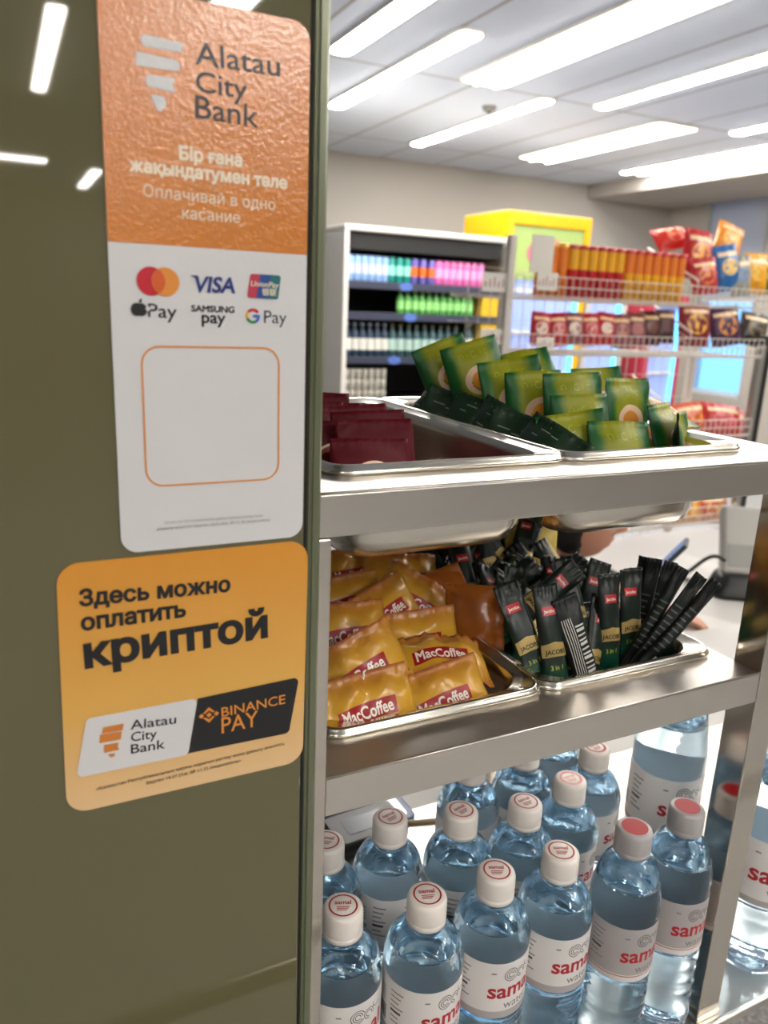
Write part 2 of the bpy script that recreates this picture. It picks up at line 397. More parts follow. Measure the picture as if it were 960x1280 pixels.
q.text('Alatau',(244,80),(350,95.5),0,1,(245,52),'A',.012); q.text('City',(245,114),(309,124),0,1,(246,88),'C',.012); q.text('Bank',(244,147),(323,159.5),0,1,(245,119),'B',.012)
q.done('bank_name', P_BK, s1)
q = Print(SY)
q.text('Бір ғана',(224,199),(303,208),0,1,bold=.07); q.text('жақындатумен төле',(161,213),(359,236),0,1,bold=.07)
q.text('Оплачивай в одно',(179,245),(344,263),0,1,bold=.0); q.text('касание',(228,273),(300,279),0,1)
q.done('slogan', P_CREAM, s1)
def logo(name, mats, fn): q = Print(SY); fn(q); q.done(name, mats, s1)
def mc(q):
    c1, c2 = P(188.5,351.5,SY), P(206.5,352.3,SY); r = .0062
    q.poly(*disc_poly(c1.x,c1.z,r,36),0,1); q.poly(*disc_poly(c2.x,c2.z,r,36),1,2)
    d = (c2.x-c1.x)/2; h = math.sqrt(r*r-d*d); a = math.atan2(h,d)
    lens = [(c1.x+r*math.cos(-a+2*a*i/12), c1.z+r*math.sin(-a+2*a*i/12)) for i in range(13)]+[(c2.x-r*math.cos(-a+2*a*i/12), c2.z-r*math.sin(-a+2*a*i/12)) for i in range(13)]
    q.poly(lens,[tuple(range(26))],2,3)
logo('card_logo', [P_RED,P_AMB,P_MIX], mc)
def visa(q): q.text('VISA',(244,364.5),(294,366),0,1,(244,345),'V',.05,.18); q.quad([(237,344),(247,344.5),(249,348),(243,347)],0,2)
logo('card_logo', [P_NAVY], visa)
def up(q):
    q.quad([(313,342),(351,344.5),(347,374),(308.5,372)],0,1,.0012); q.quad([(325,342.8),(351,344.5),(347,374),(320,372.6)],1,2,[.0001,.0012,.0012,.0001]); q.quad([(338,343.8),(351,344.5),(347,374),(334,373.2)],2,3,[.0001,.0012,.0012,.0001])
    q.text('UnionPay',(313,357.5),(348,360),3,4,bold=.02,shear=.15); q.text('银联',(327,368.5),(345,369.5),3,4,bold=.02)
logo('card_logo', [P_CR,P_BLUE,P_TEAL,P_CREAM], up)
def apple(q):
    c = P(173.3,387.5,SY); r = .0026
    q.poly(*disc_poly(c.x-.0009,c.z+.0002,r,20,1.1),0,1); q.poly(*disc_poly(c.x+.0011,c.z+.0002,r,20,1.1),0,2)
    q.poly(*disc_poly(c.x+.0040,c.z+.0007,.0010,14),1,3)
    q.poly([(c.x+.0001,c.z+.0031),(c.x+.0014,c.z+.0036),(c.x+.0015,c.z+.0052),(c.x+.0004,c.z+.0044)],[(0,1,2,3)],0,3)
    q.text('Pay',(185,396),(221,398),0,1,(185,379),'P',.008)
logo('wallet_logo', [P_BK,P_WH], apple)
def sam(q):
    q.text('SAMSUNG',(239,389),(293,391),0,1,(239,381),'S',.05); q.text('pay',(252,403.3),(282,404.5),0,1,(252,393.5),'x',.03)
logo('wallet_logo', [P_BK], sam)
def gp(q):
    c = P(316,395,SY)
    for a0,a1,sl in ((35,140,0),(140,200,1),(200,300,2),(300,360,3)): q.poly(*ring_poly(c.x,c.z,.0022,.0035,a0,a1,10),sl,1)
    q.poly(*grid_poly(c.x,c.z-.0006,c.x+.0034,c.z+.0006),3,2)
    q.text('Pay',(330,403.5),(358,404.5),4,1,(330,388),'P',.0)
logo('wallet_logo', [P_RED,P_GY,P_GR,P_GB,mat('slate_print','#4b4f58',.4)], gp)
q = Print(SY)
o_ = wz((178,431.5),(348,434.5),(348,598),(181,607.5)); x0,x1 = min(a[0] for a in o_)+.0003,max(a[0] for a in o_); z0,z1 = o_[2][1]-.0002,o_[0][1]
oo = round_poly([(x0,z0),(x1,z0),(x1,z1),(x0,z1)],.0085,8); e_=.0008; ii = round_poly([(x0+e_,z0+e_),(x1-e_,z0+e_),(x1-e_,z1-e_),(x0+e_,z1-e_)],.0077,8); n=len(oo)
q.poly(oo+ii,[(i,(i+1)%n,n+(i+1)%n,n+i) for i in range(n)],0,1); q.done('rounded_outline', P_AMB, s1)
q = Print(SY)
q.text('Қазақстан Республикасының қаржы нарығын реттеу және',(206,654.5),(328,645.5),0,1); q.text('дамыту агенттігі берген 18.07.25ж. № 11.35 лицензиясы',(196,663),(337,651),0,1)
q.done('fine_print', P_GREY, s1)
# crypto sticker
s2 = empty('crypto_sticker', (0,0,0)); tag(s2,'squarish amber crypto payment sticker, lower one on the green panel','sticker')
P_GRAD = printmat('amber_fade_print','#d99a3c',.34)
tcn = N(P_GRAD,'ShaderNodeTexCoord'); spn = N(P_GRAD,'ShaderNodeSeparateXYZ'); L(P_GRAD, tcn.outputs['Generated'], spn.inputs[0])
crn = N(P_GRAD,'ShaderNodeValToRGB'); crn.color_ramp.elements.new(.5)
for i,(p_,c_) in enumerate(((.0,'#dcb98a'),(.42,'#d6a651'),(1.0,'#d08d2e'))): crn.color_ramp.elements[i].position = p_; crn.color_ramp.elements[i].color = srgb(c_)
L(P_GRAD, spn.outputs[2], crn.inputs[0]); L(P_GRAD, crn.outputs[0], bsdf(P_GRAD).inputs['Base Color'])
S2 = wz((70,704),(386,674),(378,948),(86,1017.5))
zt2 = H0-.1222; zb2 = H0-.2548
plate('vinyl_backing', YP-.0002, [(.0115,zb2),(.1372,zb2),(.1385,zt2),(.0148,zt2)], .0105, P_GRAD, s2)
SY2 = YP-.0011
q = Print(SY2); q.text('Здесь можно',(99,757.5),(288,738.5),0,1,bold=.06); q.text('оплатить',(101.5,788),(232.6,770),0,1,bold=.06); q.text('криптой',(106,834.5),(335,795),0,1,(106,804.5),'к',.065); q.done('slogan', P_BK, s2)
q = Print(SY2); q.quad([(247,873),(374,846),(361,916),(233,942)],0,1,[.0003,.003,.003,.0003]); q.done('dark_badge', P_BK, s2)
q = Print(SY2); q.quad([(108,898),(247,872),(235,943),(95,972)],0,2,.003); q.done('white_badge', P_WH, s2)
q = Print(SY2-.0004)
for a in ([(129,909),(155,904),(153,913),(127,917)],[(125,918),(152,914),(151,924),(124,929)],[(130,931),(149,928),(147,932),(149,937),(130,941)],[(134,943),(144,941),(143,945),(139,947)]): q.quad(a,0,1,.0004)
q.done('bank_emblem', P_OR, s2)
q = Print(SY2-.0004); q.text('Alatau',(163,912),(220,904),0,1,(163,900.5),'A',.012); q.text('City',(163.6,927),(196,922),0,1,(163.6,915.5),'C',.012); q.text('Bank',(163.6,942),(206,935),0,1,(163.6,930.5),'B',.012); q.done('bank_name', P_BK, s2)
q = Print(SY2-.0004); q.text('BINANCE',(277,896),(356.5,879),0,1,(277,884.5),'B',.012); q.text('PAY',(277,916.5),(322.5,907),0,1,(277,897),'P',.008)
c = P(261,893,SY2); k = .0019
for dx,dz,s_ in ((0,0,.8),(-2.1,0,.75),(2.1,0,.75)): q.poly([(c.x+(dx-s_)*k,c.z+dz*k),(c.x+dx*k,c.z+(dz-s_)*k),(c.x+(dx+s_)*k,c.z+dz*k),(c.x+dx*k,c.z+(dz+s_)*k)],[(0,1,2,3)],0,1)
for sg in (1,-1): q.poly([(c.x-1.75*k,c.z+sg*.65*k),(c.x,c.z+sg*2.4*k),(c.x+1.75*k,c.z+sg*.65*k),(c.x+1.05*k,c.z+sg*.0*k+sg*.55*k),(c.x,c.z+sg*1.35*k),(c.x-1.05*k,c.z+sg*.55*k)],[(0,1,4,5),(1,2,3,4)],0,1)
q.done('wallet_logo', P_AMB, s2)
q = Print(SY2); q.text('«Қазақстан Республикасының қаржы нарығын реттеу және дамыту агенттігі»',(120.5,988),(355.6,931),0,1,bold=.008); q.text('берген 18.07.25ж. № 11.35 лицензиясы»',(183,980.8),(301,952),0,1,bold=.008); q.done('fine_print', P_BK, s2)

# ------------------------------------------------------------------ steel rack
ZT, ZM, ZB = H0-.1034, H0-.286, H0-.655
YF, YBK = .385, .778
rk = empty('steel_rack', (.13,YF,ZB)); tag(rk,'two-tier brushed steel counter rack holding four pans of sachets','rack')
def at_rack(q): q.v = [(x-.13,y-YF,z-ZB) for x,y,z in q.v]; return q
def deck(name, x0,x1,y0,y1,z,holes,face,th=.0015):
    q = MB(); xs = sorted({x0,x1,*[h[0] for h in holes],*[h[1] for h in holes]}); ys = sorted({y0,y1,*[h[2] for h in holes],*[h[3] for h in holes]})
    idx = {}
    top = []
    for i in range(len(xs)-1):
        for j in range(len(ys)-1):
            cx, cy = (xs[i]+xs[i+1])/2,(ys[j]+ys[j+1])/2
            if any(h[0]<cx<h[1] and h[2]<cy<h[3] for h in holes): continue
            q.box(xs[i],xs[i+1],ys[j],ys[j+1],z-th,z)
    return q
HX = ((.186,.347),(.362,.532)); PY0, PY1 = .437, .737
q = deck('t',.115,.588,YF+.002,YBK,ZT,[(a,b,PY0,PY1) for a,b in HX],.025)
q.box(.115,.588,YF,YF+.0022,ZT-.0252,ZT+.0002,bev=.0009); q.box(.115,.588,YBK-.002,YBK,ZT-.0252,ZT,bev=.0009); q.box(.586,.588,YF,YBK,ZT-.0252,ZT,bev=.0007)
q.tube([(.115,YF+.0012,ZT+.0002),(.588,YF+.0012,ZT+.0002)],.0013,8); at_rack(q).build('top_shelf', STEEL, rk)
q = deck('m',.160,.551,YF+.002,YBK-.002,ZM,[(a,b,PY0,PY1) for a,b in HX],.025)
q.box(.160,.551,YF+.0006,YF+.0026,ZM-.0265,ZM+.0002,bev=.0008); q.box(.160,.551,YBK-.004,YBK-.002,ZM-.0265,ZM,bev=.0008)
q.tube([(.160,YF+.0016,ZM+.0002),(.551,YF+.0016,ZM+.0002)],.0012,8); at_rack(q).build('middle_shelf', STEEL, rk)
for (x,y) in ((.132,YF),(.551,YF),(.132,YBK-.028),(.551,YBK-.028)):
    q = MB(); q.box(x,x+.028,y,y+.028,ZB+.004,ZT-.0256,bev=.0012); p_ = at_rack(q).build('post', POST, rk)
    q = MB(); q.box(x-.001,x+.029,y-.001,y+.029,ZB+.0003,ZB+.005,bev=.0008); f_ = at_rack(q).build('foot', STEEL, p_)
# counter the rack stands on
ct = empty('steel_counter', (.3,.6,0)); tag(ct,'narrow polished steel counter the rack and bottles stand on','counter')
q = MB(); q.box(-.45,.85,-.222,.179,ZB-.006,ZB,bev=.001); q.tube([(-.45,-.222,ZB-.003),(.85,-.222,ZB-.003)],.0042,10); q.build('counter_top', STEEL, ct)
for x,y in ((-.42,-.19),(.265,-.2),(-.42,.155),(.8,.155)):
    q = MB(); q.box(x-.014,x+.014,y-.014,y+.014,.002,ZB-.007,bev=.001); q.build('leg', POST, ct)

ts = empty('reflection_rail',(0,.134,0)); tag(ts,'slim steel rail added out of view, mirrored as a faint streak low on the green panel','rail')  # unseen rail, added only for the streak it mirrors in the panel
q = MB(); q.tube([(-.1,0,H0-.654),(1.3,0,H0-.654)],.010,14); q.build('rail_tube', STEEL, ts)
for x in (-.09,1.28):
    q = MB(); q.box(x-.012,x+.012,-.012,.012,.002,H0-.663,bev=.002); q.build('support', STEEL, ts)
# pans
def make_pan(name):
    t = empty(name)
    w_, l_ = .187, .325
    q = MB(); q.loft([rrect(w_-.001,l_-.001,.017,-.0006),rrect(w_+.001,l_+.001,.0175,.0004),rrect(w_+.001,l_+.001,.0175,.0024),rrect(w_-.0015,l_-.0015,.017,.0030),rrect(w_-.002,l_-.002,.017,.0052),rrect(w_-.005,l_-.005,.0165,.0062),rrect(w_-.009,l_-.009,.016,.0054),rrect(w_-.016,l_-.016,.022,.0036),rrect(w_-.023,l_-.023,.027,.0024)])
    q.build('rim', PAN, t)
    q = MB(); q.loft([rrect(w_-.023,l_-.023,.027,.0024),rrect(w_-.0265,l_-.0265,.027,-.001),rrect(w_-.029,l_-.029,.027,-.006),rrect(w_-.036,l_-.036,.026,-.05),rrect(w_-.042,l_-.042,.025,-.060),rrect(w_-.056,l_-.056,.02,-.065)],cap1=True)
    q.build('bowl', PAN, t)
    return t
pan0 = make_pan('steel_pan')
PANS = []
for i,(cx,zz,lb) in enumerate(((.2665,ZT,'shallow steel pan of maroon sachets on the top shelf'),(.447,ZT,'shallow steel pan heaped with green sachets on the top shelf'),(.2665,ZM,'shallow steel pan of yellow coffee sachets on the middle shelf'),(.450,ZM,'shallow steel pan of dark coffee sticks on the middle shelf'))):
    p = pan0 if i == 0 else copy_tree(pan0)
    p.location = (cx, .587, zz+.0008); tag(p, lb, 'food pan'); PANS.append(p)

# ------------------------------------------------------------------ sachets
class Sachet(MB):
    def __init__(s, w, h, t, seed, crimp=.009, bend=.0, wr=1.0, nx=22, nz=18):
        super().__init__(); rnd = random.Random(seed); s.w, s.h, s.t = w, h, t; s.cr = crimp; s.bend = bend
        s.ph = [(rnd.uniform(-1,1), rnd.uniform(-1,1), rnd.uniform(0,6.28), rnd.uniform(.4,1)) for _ in range(7)]; s.wr = wr
        s.tw = rnd.uniform(-.12,.12)
        for side in (0,1):
            vs=[]; uv=[]
            for j in range(nz+1):
                for i in range(nx+1):
                    x = -w/2+w*i/nx; z = -h/2+h*j/nz; vs.append(s.S(x,z,side)); uv.append((i/nx,j/nz))
            fs=[(j*(nx+1)+i, j*(nx+1)+i+1,(j+1)*(nx+1)+i+1,(j+1)*(nx+1)+i) for j in range(nz) for i in range(nx)]
            b = s.add(vs, fs if side == 0 else [f[::-1] for f in fs], side, True)
            for k,u in enumerate(uv): s.uv[b+k] = u
        # close the sides
        n1 = (nx+1)*(nz+1); per = [i for i in range(nx+1)]+[(j)*(nx+1)+nx for j in range(1,nz+1)]+[nz*(nx+1)+i for i in range(nx-1,-1,-1)]+[j*(nx+1) for j in range(nz-1,0,-1)]
        for a,b in zip(per,per[1:]+per[:1]): s.f.append((b,a,n1+a,n1+b)); s.m.append(1); s.s.append(False)
        s.keepn = True
    def S(s, x, z, side=0, off=0.0):
        u = 2*x/s.w; zz = max(0, s.h/2-s.cr-abs(z)); H = s.h/2-s.cr
        v = 1-min(1, zz/H) if zz > 0 else 1
        prof = max(0,(1-abs(u)**3))**.6 * max(0,(1-v**3.0))**.75
        wv = 0
        for (a,b,p,k) in s.ph: wv += k*math.sin(260*(a*x+b*z)+p)
        edge = .35+.65*max(abs(u),v)
        y = s.t/2*prof + .00035*s.wr*wv*edge*(1 if prof > 0 else .5)
        if zz <= 0: y = .00025
        yy = -max(y,.00025) if side == 0 else max(s.t/2*prof*.8,.00025)
        lie = s.bend*(x*x/(s.w*s.w/4)) + s.tw*x*z/s.h*1.2 + (.0007*s.wr*math.sin(900*x) if zz <= 0 else 0) + .0008*s.wr*math.sin(170*x+s.ph[0][2])*v
        return (x, yy+lie-off, z)
    def decal(s, vs, fs, slot, layer): s.add([s.S(x,z,0,.00030*layer) for x,z in vs], fs, slot, True)
    def text(s, body, x0, z0, width, slot, layer, bold=.02, rot=0, hs=1.0):
        vs, fs = text_poly(body, bold, 0, .14); a0 = min(v[0] for v in vs); a1 = max(v[0] for v in vs); k = width/(a1-a0); c_,s_ = math.cos(rot),math.sin(rot)
        s.decal([(x0+(v[0]-a0)*k*c_-v[1]*k*hs*s_, z0+(v[0]-a0)*k*s_+v[1]*k*hs*c_) for v in vs], fs, slot, layer)
FOIL = dict(rough=.4, spec=.28, bump=(90,.25,.002))
M_GREEN = mat('green_wrapper','#3f7a1c',**FOIL); ramp_uv(M_GREEN,0,[(0,'#0a4420'),(.12,'#175c22'),(.25,'#7f8407'),(.72,'#888a0a'),(.86,'#175c22'),(1,'#0a4522')],.12)
M_GREENB = mat('dark_green_wrapper','#122a17',**FOIL)
M_MAROON = mat('maroon_wrapper','#4f0a15',rough=.5,spec=.12,bump=(90,.25,.002)); M_MAROONB = mat('maroon_wrapper_back','#420a14',**FOIL)
M_RING = mat('cream_ring_print','#d8b79a',.4); M_ORANGE = mat('citrus_print','#d98a1f',.4); M_LIME = mat('lime_gloss_print', '#9aa836',.35); M_TEA = mat('tea_print','#8c2f1c',.4)
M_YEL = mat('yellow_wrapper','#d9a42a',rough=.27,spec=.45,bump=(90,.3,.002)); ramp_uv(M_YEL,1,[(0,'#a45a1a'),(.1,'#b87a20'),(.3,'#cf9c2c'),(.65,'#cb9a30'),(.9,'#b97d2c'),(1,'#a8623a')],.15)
M_YELB = mat('amber_wrapper_back','#a35a1c',rough=.25,spec=.6,bump=(90,.3,.002)); M_BAN = mat('red_banner_print', '#9c0f18',.35); M_WTX = mat('white_lettering_print','#efe6da',.4); M_BTX = mat('brown_lettering_print','#5a2a12',.5)
M_BLK = mat('black_wrapper','#10201a',rough=.36,spec=.35,bump=(90,.25,.002)); ramp_uv(M_BLK,1,[(0,'#0d4a36'),(.28,'#0c3c2c'),(.36,'#14241d'),(1,'#141c19')])
M_BLKB = mat('black_wrapper_back','#131917',**FOIL); M_TAG = mat('red_tag_print', '#b8141f',.4); M_GOLD = mat('gold_print','#b29a5e',.35,metal=.3); M_BAR = mat('barcode_print','#c9c9c4',.5)
M_GLD = mat('gold_wrapper','#b9a04a',**FOIL)


def scrawl(s, x0, z0, width, slot, layer, amp=.0028):          # looping script too small to read
    n = 5; k = width/n
    for i in range(n):
        r_ = (1,.6,1.25,.7,.9)[i%5]*amp; s.decal(*ring_poly(x0+k*(i+.5), z0+(.0008 if i%2 else 0), r_*.68, r_*.9, (-40,180,60,-120,20)[i%5], (250,420,330,120,300)[i%5], 12, 1.3), slot, layer)
def green_sachet(seed, bend):
    s = Sachet(.060,.086,.011,seed,.008,bend)
    scrawl(s,-.016,.027,.032,3,1)
    s.decal(*disc_poly(.002,-.004,.0150,26),2,1); s.decal(*ring_poly(.002,-.004,.0150,.0178,0,360,30),4,1); s.decal(*disc_poly(.002,-.004,.0110,22),5,2)
    return s.build('tea_sachet',[M_GREEN,M_GREENB,M_RING,M_LIME,M_RING,M_ORANGE])
def green_back(seed, bend):
    s = Sachet(.060,.086,.010,seed,.008,bend,1.8); r_ = random.Random(seed)
    for i in range(9): x = r_.uniform(-.024,.012); z = r_.uniform(-.03,.036); s.decal(*grid_poly(x,z,x+r_.uniform(.006,.013),z+.0011,4,1),2,1)  # pale text lines that also paint in silver glints
    return s.build('tea_sachet',[M_GREENB,M_GREEN,mat('pale_print_and_glint','#6f7d6c',.5)])
def maroon_sachet(seed, bend):
    s = Sachet(.058,.086,.010,seed,.008,bend)
    s.decal(*disc_poly(.0,.006,.0150,26),3,1); s.decal(*ring_poly(.0,.006,.0150,.0172,0,360,30),2,1)
    return s.build('tea_sachet',[M_MAROON,M_MAROONB,M_RING,M_TEA])
def coffee_sachet(seed, bend):
    s = Sachet(.094,.060,.015,seed,.008,bend,2.8)
    vs,fs = grid_poly(-.0275,-.0105,.0275,.0035,22,5); vs = [(x,z+.0025*math.cos(x*42)+x*.06) for x,z in vs]
    s.decal(vs,fs,2,1); s.text('MacCoffee',-.0245,-.0075,.049,3,2,.04,.05,1.25); s.text('The Original',-.003,-.0165,.028,4,1,.01,.05)
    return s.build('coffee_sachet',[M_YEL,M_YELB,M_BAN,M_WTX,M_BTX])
def stick_sachet(seed, bend):
    s = Sachet(.025,.104,.009,seed,.009,bend,1.2,12,26)
    s.decal(*grid_poly(-.0075,.026,.0055,.0335,5,3),2,1); s.text('Jacobs',-.0065,.0282,.0105,5,2,.03)
    vs,fs = grid_poly(-.0118,-.010,.0118,.001,10,4); s.decal([(x,z+.0025*(1-abs(x)/.0118)*(1 if z>-.004 else .2)) for x,z in vs],fs,3,1)
    s.text('JACOBS',-.0095,-.0072,.019,1,2,.03); s.text('3 in 1',-.006,-.021,.012,6,1,.02)
    return s.build('coffee_stick',[M_BLK,M_BLKB,M_TAG,M_GOLD,M_BAR,M_WTX,M_LIME])
def stick_back(seed, bend):
    s = Sachet(.027,.098,.008,seed,.009,bend,1.2,12,26)
    for k in range(14):
        z = -.034+k*.0042; s.decal(*grid_poly(.0005,z,.0095,z+(.0015 if k%3 else .0026),3,1),2,1)
    for k in range(5): s.decal(*grid_poly(-.0105+.0022*k,-.036,-.0098+.0022*k,.03,1,12),2,1)
    return s.build('coffee_stick',[M_BLKB,M_BLK,M_BAR])
def stick_dark(seed, bend):
    s = Sachet(.024,.108,.009,seed,.009,bend,1.6,12,26)
    for k in range(9): s.decal(*grid_poly(-.009,-.03+k*.006,-.009+.010+.006*((k*7)%3)/3,-.03+k*.006+.0016,5,1),2,1)
    s.decal(*grid_poly(.002,-.044,.009,-.034,3,3),3,1)
    return s.build('coffee_stick',[M_BLKB,M_BLKB,mat('dim_grey_print','#4d5350',.5),M_BAR])
def plain_sachet(seed):
    return Sachet(.062,.08,.012,seed,.008,.002,1.5).build('coffee_sachet',[M_GLD,M_GLD])
PROTO = {'greenb':[green_back(s,b) for s,b in ((5,.006),(6,-.005),(8,.009))],'green':[green_sachet(s,b) for s,b in ((1,.003),(2,-.004),(3,.005))],'maroon':[maroon_sachet(s,b) for s,b in ((11,.002),(12,-.003),(13,.004))],
 'mac':[coffee_sachet(s,b) for s,b in ((21,.006),(22,-.004),(23,.009),(24,.002))],'stick':[stick_sachet(s,b) for s,b in ((31,.001),(32,-.002),(33,.002))],
 'stickb':[stick_back(41,.001)],'stickd':[stick_dark(61,.001),stick_dark(62,-.002)],'gold':[plain_sachet(51)]}
_used = set()
def put(kind, var, pos, yaw=0, tilt=0, roll=0, label='', group=None, scale=None):
    """sachet facing -Y; roll turns it in its own plane, tilt leans its top back, yaw swings it round"""
    p = PROTO[kind][var % len(PROTO[kind])]
    if p.name in _used: o = p.copy(); COL.objects.link(o)
    else: o = p; _used.add(p.name)
    m = Matrix.Rotation(R(yaw),3,'Z') @ Matrix.Rotation(R(-tilt),3,'X') @ Matrix.Rotation(R(-roll),3,'Y')
    o.rotation_euler = m.to_euler(); o.location = pos
    if scale: o.scale = scale
    return tag(o, label, 'coffee packet' if kind in ('mac','stick','stickb','stickd','gold') else 'tea packet', group)
rnd = random.Random(7)
# green: visible ones placed one by one (photo pixel of the packet's middle, depth, yaw, tilt, roll)
GL = [(778,592,.462,-4,20,-2,'green tea packet at the front of the green heap, lying widest over the pan rim'),
 (716,582,.483,-14,14,8,'green tea packet behind the front one, top edge slanting up to one side'),
 (728,556,.512,-6,10,2,'green tea packet with a level top, in the middle of the green heap'),
 (718,526,.545,-8,12,2,'green tea packet standing behind the level-topped one, its scrawl showing'),
 (779,531,.545,10,10,-2,'green tea packet poking up behind the heap beside the rack of bags'),
 (672,522,.575,-10,12,4,'small-looking lime-faced green tea packet beneath the slanted one'),
 (664,486,.625,-20,35,14,'green tea packet slanting along the top of the heap with shiny script'),
 (640,506,.600,-18,14,10,'green tea packet leaning against the one with the full citrus disc'),
 (598,480,.650,-18,12,18,'green tea packet with the clearest orange disc, near the crest of the heap'),
 (562,476,.700,-14,14,22,'green tea packet farthest back at the crest of the heap'),
 (846,578,.475,40,8,-4,'folded dark green tea packet beside the widest front one'),
 (838,562,.500,25,20,0,'dark green tea packet half hidden at the open end of the green heap'),
 (822,522,.56,15,68,6,'dark green tea packet lying flat at the back of the green heap'),
 (745,512,.62,-5,15,3,'green tea packet glimpsed behind the two tallest of the heap')]
for i,(px,py,Y,a,t,r,lb) in enumerate(GL): put('green',i,P(px,py,Y)+Vector((0,0,.007)),a,t,r,lb,None,(1,1,.84))
for i in range(6):                                  # backs turned, filed along the pan's side
    f = i/5; px, py = 668-138*f, 566-62*f; Y = .478+.222*f
    put('greenb',i,P(px,py+16+rnd.uniform(-4,4),Y),-54+rnd.uniform(-14,14),22+rnd.uniform(-8,8),-12+rnd.uniform(-12,12),'green tea packet turned dark back out along the side of the green heap','dark backs filed along the green heap',(1,1,.84))
for i in range(12):
    put('green',i,(.41+.075*rnd.random(),.50+.19*rnd.random(),ZT-.034-.010*rnd.random()),rnd.uniform(-30,30),rnd.uniform(62,80),rnd.uniform(-20,20),'green tea packet buried low inside the green heap','buried green tea packets')
# maroon: two files leaning back
k = 0
for row in range(10):
    for cx_ in ((.2255,.1985) if row%2 else (.2255,)):
        fr = row == 0
        put('maroon',k,((.219 if fr else cx_+.004+row*.003)+rnd.uniform(-.003,.003),.457+row*.023+(.010 if cx_ < .2 else 0),ZT+(-.016 if fr else -.004+rnd.uniform(-.004,.004)-row*.0008)),rnd.uniform(-7,7)-4,10+rnd.uniform(-4,4),rnd.uniform(-4,4),
            'maroon tea packet nearest the pan front with its round emblem cut by the rim' if fr else 'maroon tea packet in the file leaning inside the steel pan', None if fr else 'maroon tea packets filed in the pan',(1,1,.76)); k += 1
# yellow coffee sachets
ML = [(552,876,.455,-8,34,12,'yellow coffee sachet lying along the pan front with its whole red banner lit'),
 (455,888,.452,2,30,3,'yellow coffee sachet low at the pan front against the post, banner cut short'),
 (447,840,.474,-8,18,22,'yellow coffee sachet propped up at a slant beside the post, large banner'),
 (518,802,.53,-8,20,3,'yellow coffee sachet across the middle of the heap, banner level'),
 (522,755,.585,-12,30,-36,'yellow coffee sachet tipped steeply down behind the middle one'),
 (592,788,.53,-30,12,84,'amber-backed coffee sachet standing on end at the side of the yellow heap'),
 (505,724,.655,-6,30,-3,'yellow coffee sachet far back with a dark banner near the sticks'),
 (424,756,.60,-8,24,6,'yellow coffee sachet against the post in the middle of the heap'),
 (428,795,.52,0,30,-2,'yellow coffee sachet against the post just above the slanted one'),
 (440,718,.69,-6,28,0,'yellow coffee sachet farthest back beside the post'),
 (550,822,.49,-10,70,-4,'yellow coffee sachet lying flat behind the front one, mostly hidden'),
 (480,768,.565,14,34,14,'yellow coffee sachet wedged in the dark gap of the heap'),
 (560,762,.60,-24,30,60,'amber sachet leaning behind the one standing on end')]
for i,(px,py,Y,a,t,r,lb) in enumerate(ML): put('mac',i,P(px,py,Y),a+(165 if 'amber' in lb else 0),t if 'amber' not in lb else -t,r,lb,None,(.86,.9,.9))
for i in range(9):
    put('mac',i,(.215+.095*rnd.random(),.48+.2*rnd.random(),ZM-.055+.008*rnd.random()),rnd.uniform(-30,30),75+rnd.uniform(-12,12),rnd.uniform(-30,30),'yellow coffee sachet buried at the bottom of the yellow heap','buried yellow coffee sachets')
# dark coffee sticks
KL = [('stick',690,806,.462,-8,16,5,'dark coffee stick with red tag and gold crest, front of the pan beside the barcode'),
 ('stick',656,800,.475,-10,20,18,'dark coffee stick slanting beside the crest-fronted one, nearest the pan corner'),
 ('stickb',724,812,.455,-6,14,16,'coffee stick turned barcode side out at the pan front'),
 ('stick',761,787,.475,-4,8,1,'upright dark coffee stick with red tag in the middle of the pan front'),
 ('stick',786,776,.492,-4,6,3,'upright dark coffee stick just behind the middle one'),
 ('stick',742,815,.472,12,14,-24,'dark coffee stick with its green foot tipped across the pan front'),
 ('stick',672,752,.52,-20,22,-52,'dark coffee stick lying across the pile with its red tag high'),
 ('stick',716,762,.53,-10,20,12,'dark coffee stick leaning behind the barcode one'),
 ('stickd',817,774,.475,-30,10,-25,'dark coffee stick leaning out edge-on, first of the leaning fan'),
 ('stickd',832,779,.466,-26,12,-33,'dark coffee stick leaning out edge-on, middle of the leaning fan'),
 ('stickd',848,783,.457,-24,14,-40,'dark coffee stick leaning out farthest over the pan side'),
 ('stickd',804,766,.50,-50,6,-4,'dark coffee stick standing edge-on between the upright ones and the fan'),
 ('stickd',796,762,.52,-76,4,2,'dark coffee stick standing edge-on behind the upright pair'),
 ('stickd',818,764,.53,-48,8,-10,'dark coffee stick standing edge-on behind the leaning fan'),
 ('stick',700,728,.62,-10,28,24,'dark coffee stick leaning in the back of the pile under the pan bottom')]
for i,(kd,px,py,Y,a,t,r,lb) in enumerate(KL): put(kd,i,P(px,py,Y),a,t,r,lb,None,(.55,.9,1) if 'leaning fan' in lb or 'edge-on' in lb or 'farthest over' in lb else (.9,1,.97))
for i in range(46):
    f = i/45; Y = .715-.19*f; x = .392+.115*rnd.random()
    put('stick' if i%5 else 'stickd',i,(x,Y,ZM+.004+.040*rnd.random()*(1-.75*f)-.008*f),rnd.uniform(-50,30),rnd.uniform(15,60),rnd.uniform(-75,75),'dark coffee stick tangled in the loose pile at the back of the stick pan','tangled dark coffee sticks')
for i in range(12):
    put('stick',i,(.40+.10*rnd.random(),.48+.2*rnd.random(),ZM-.05),rnd.uniform(-80,80),82,rnd.uniform(-80,80),'dark coffee stick buried flat at the bottom of the stick pan','buried dark coffee sticks')
for i in range(7):
    put('stickd',i,P(502+8*i,700-2*i,.725),-62,6,4,'dark coffee stick in the neat edge-on row behind the yellow sachets','edge-on sticks behind the yellow sachets')
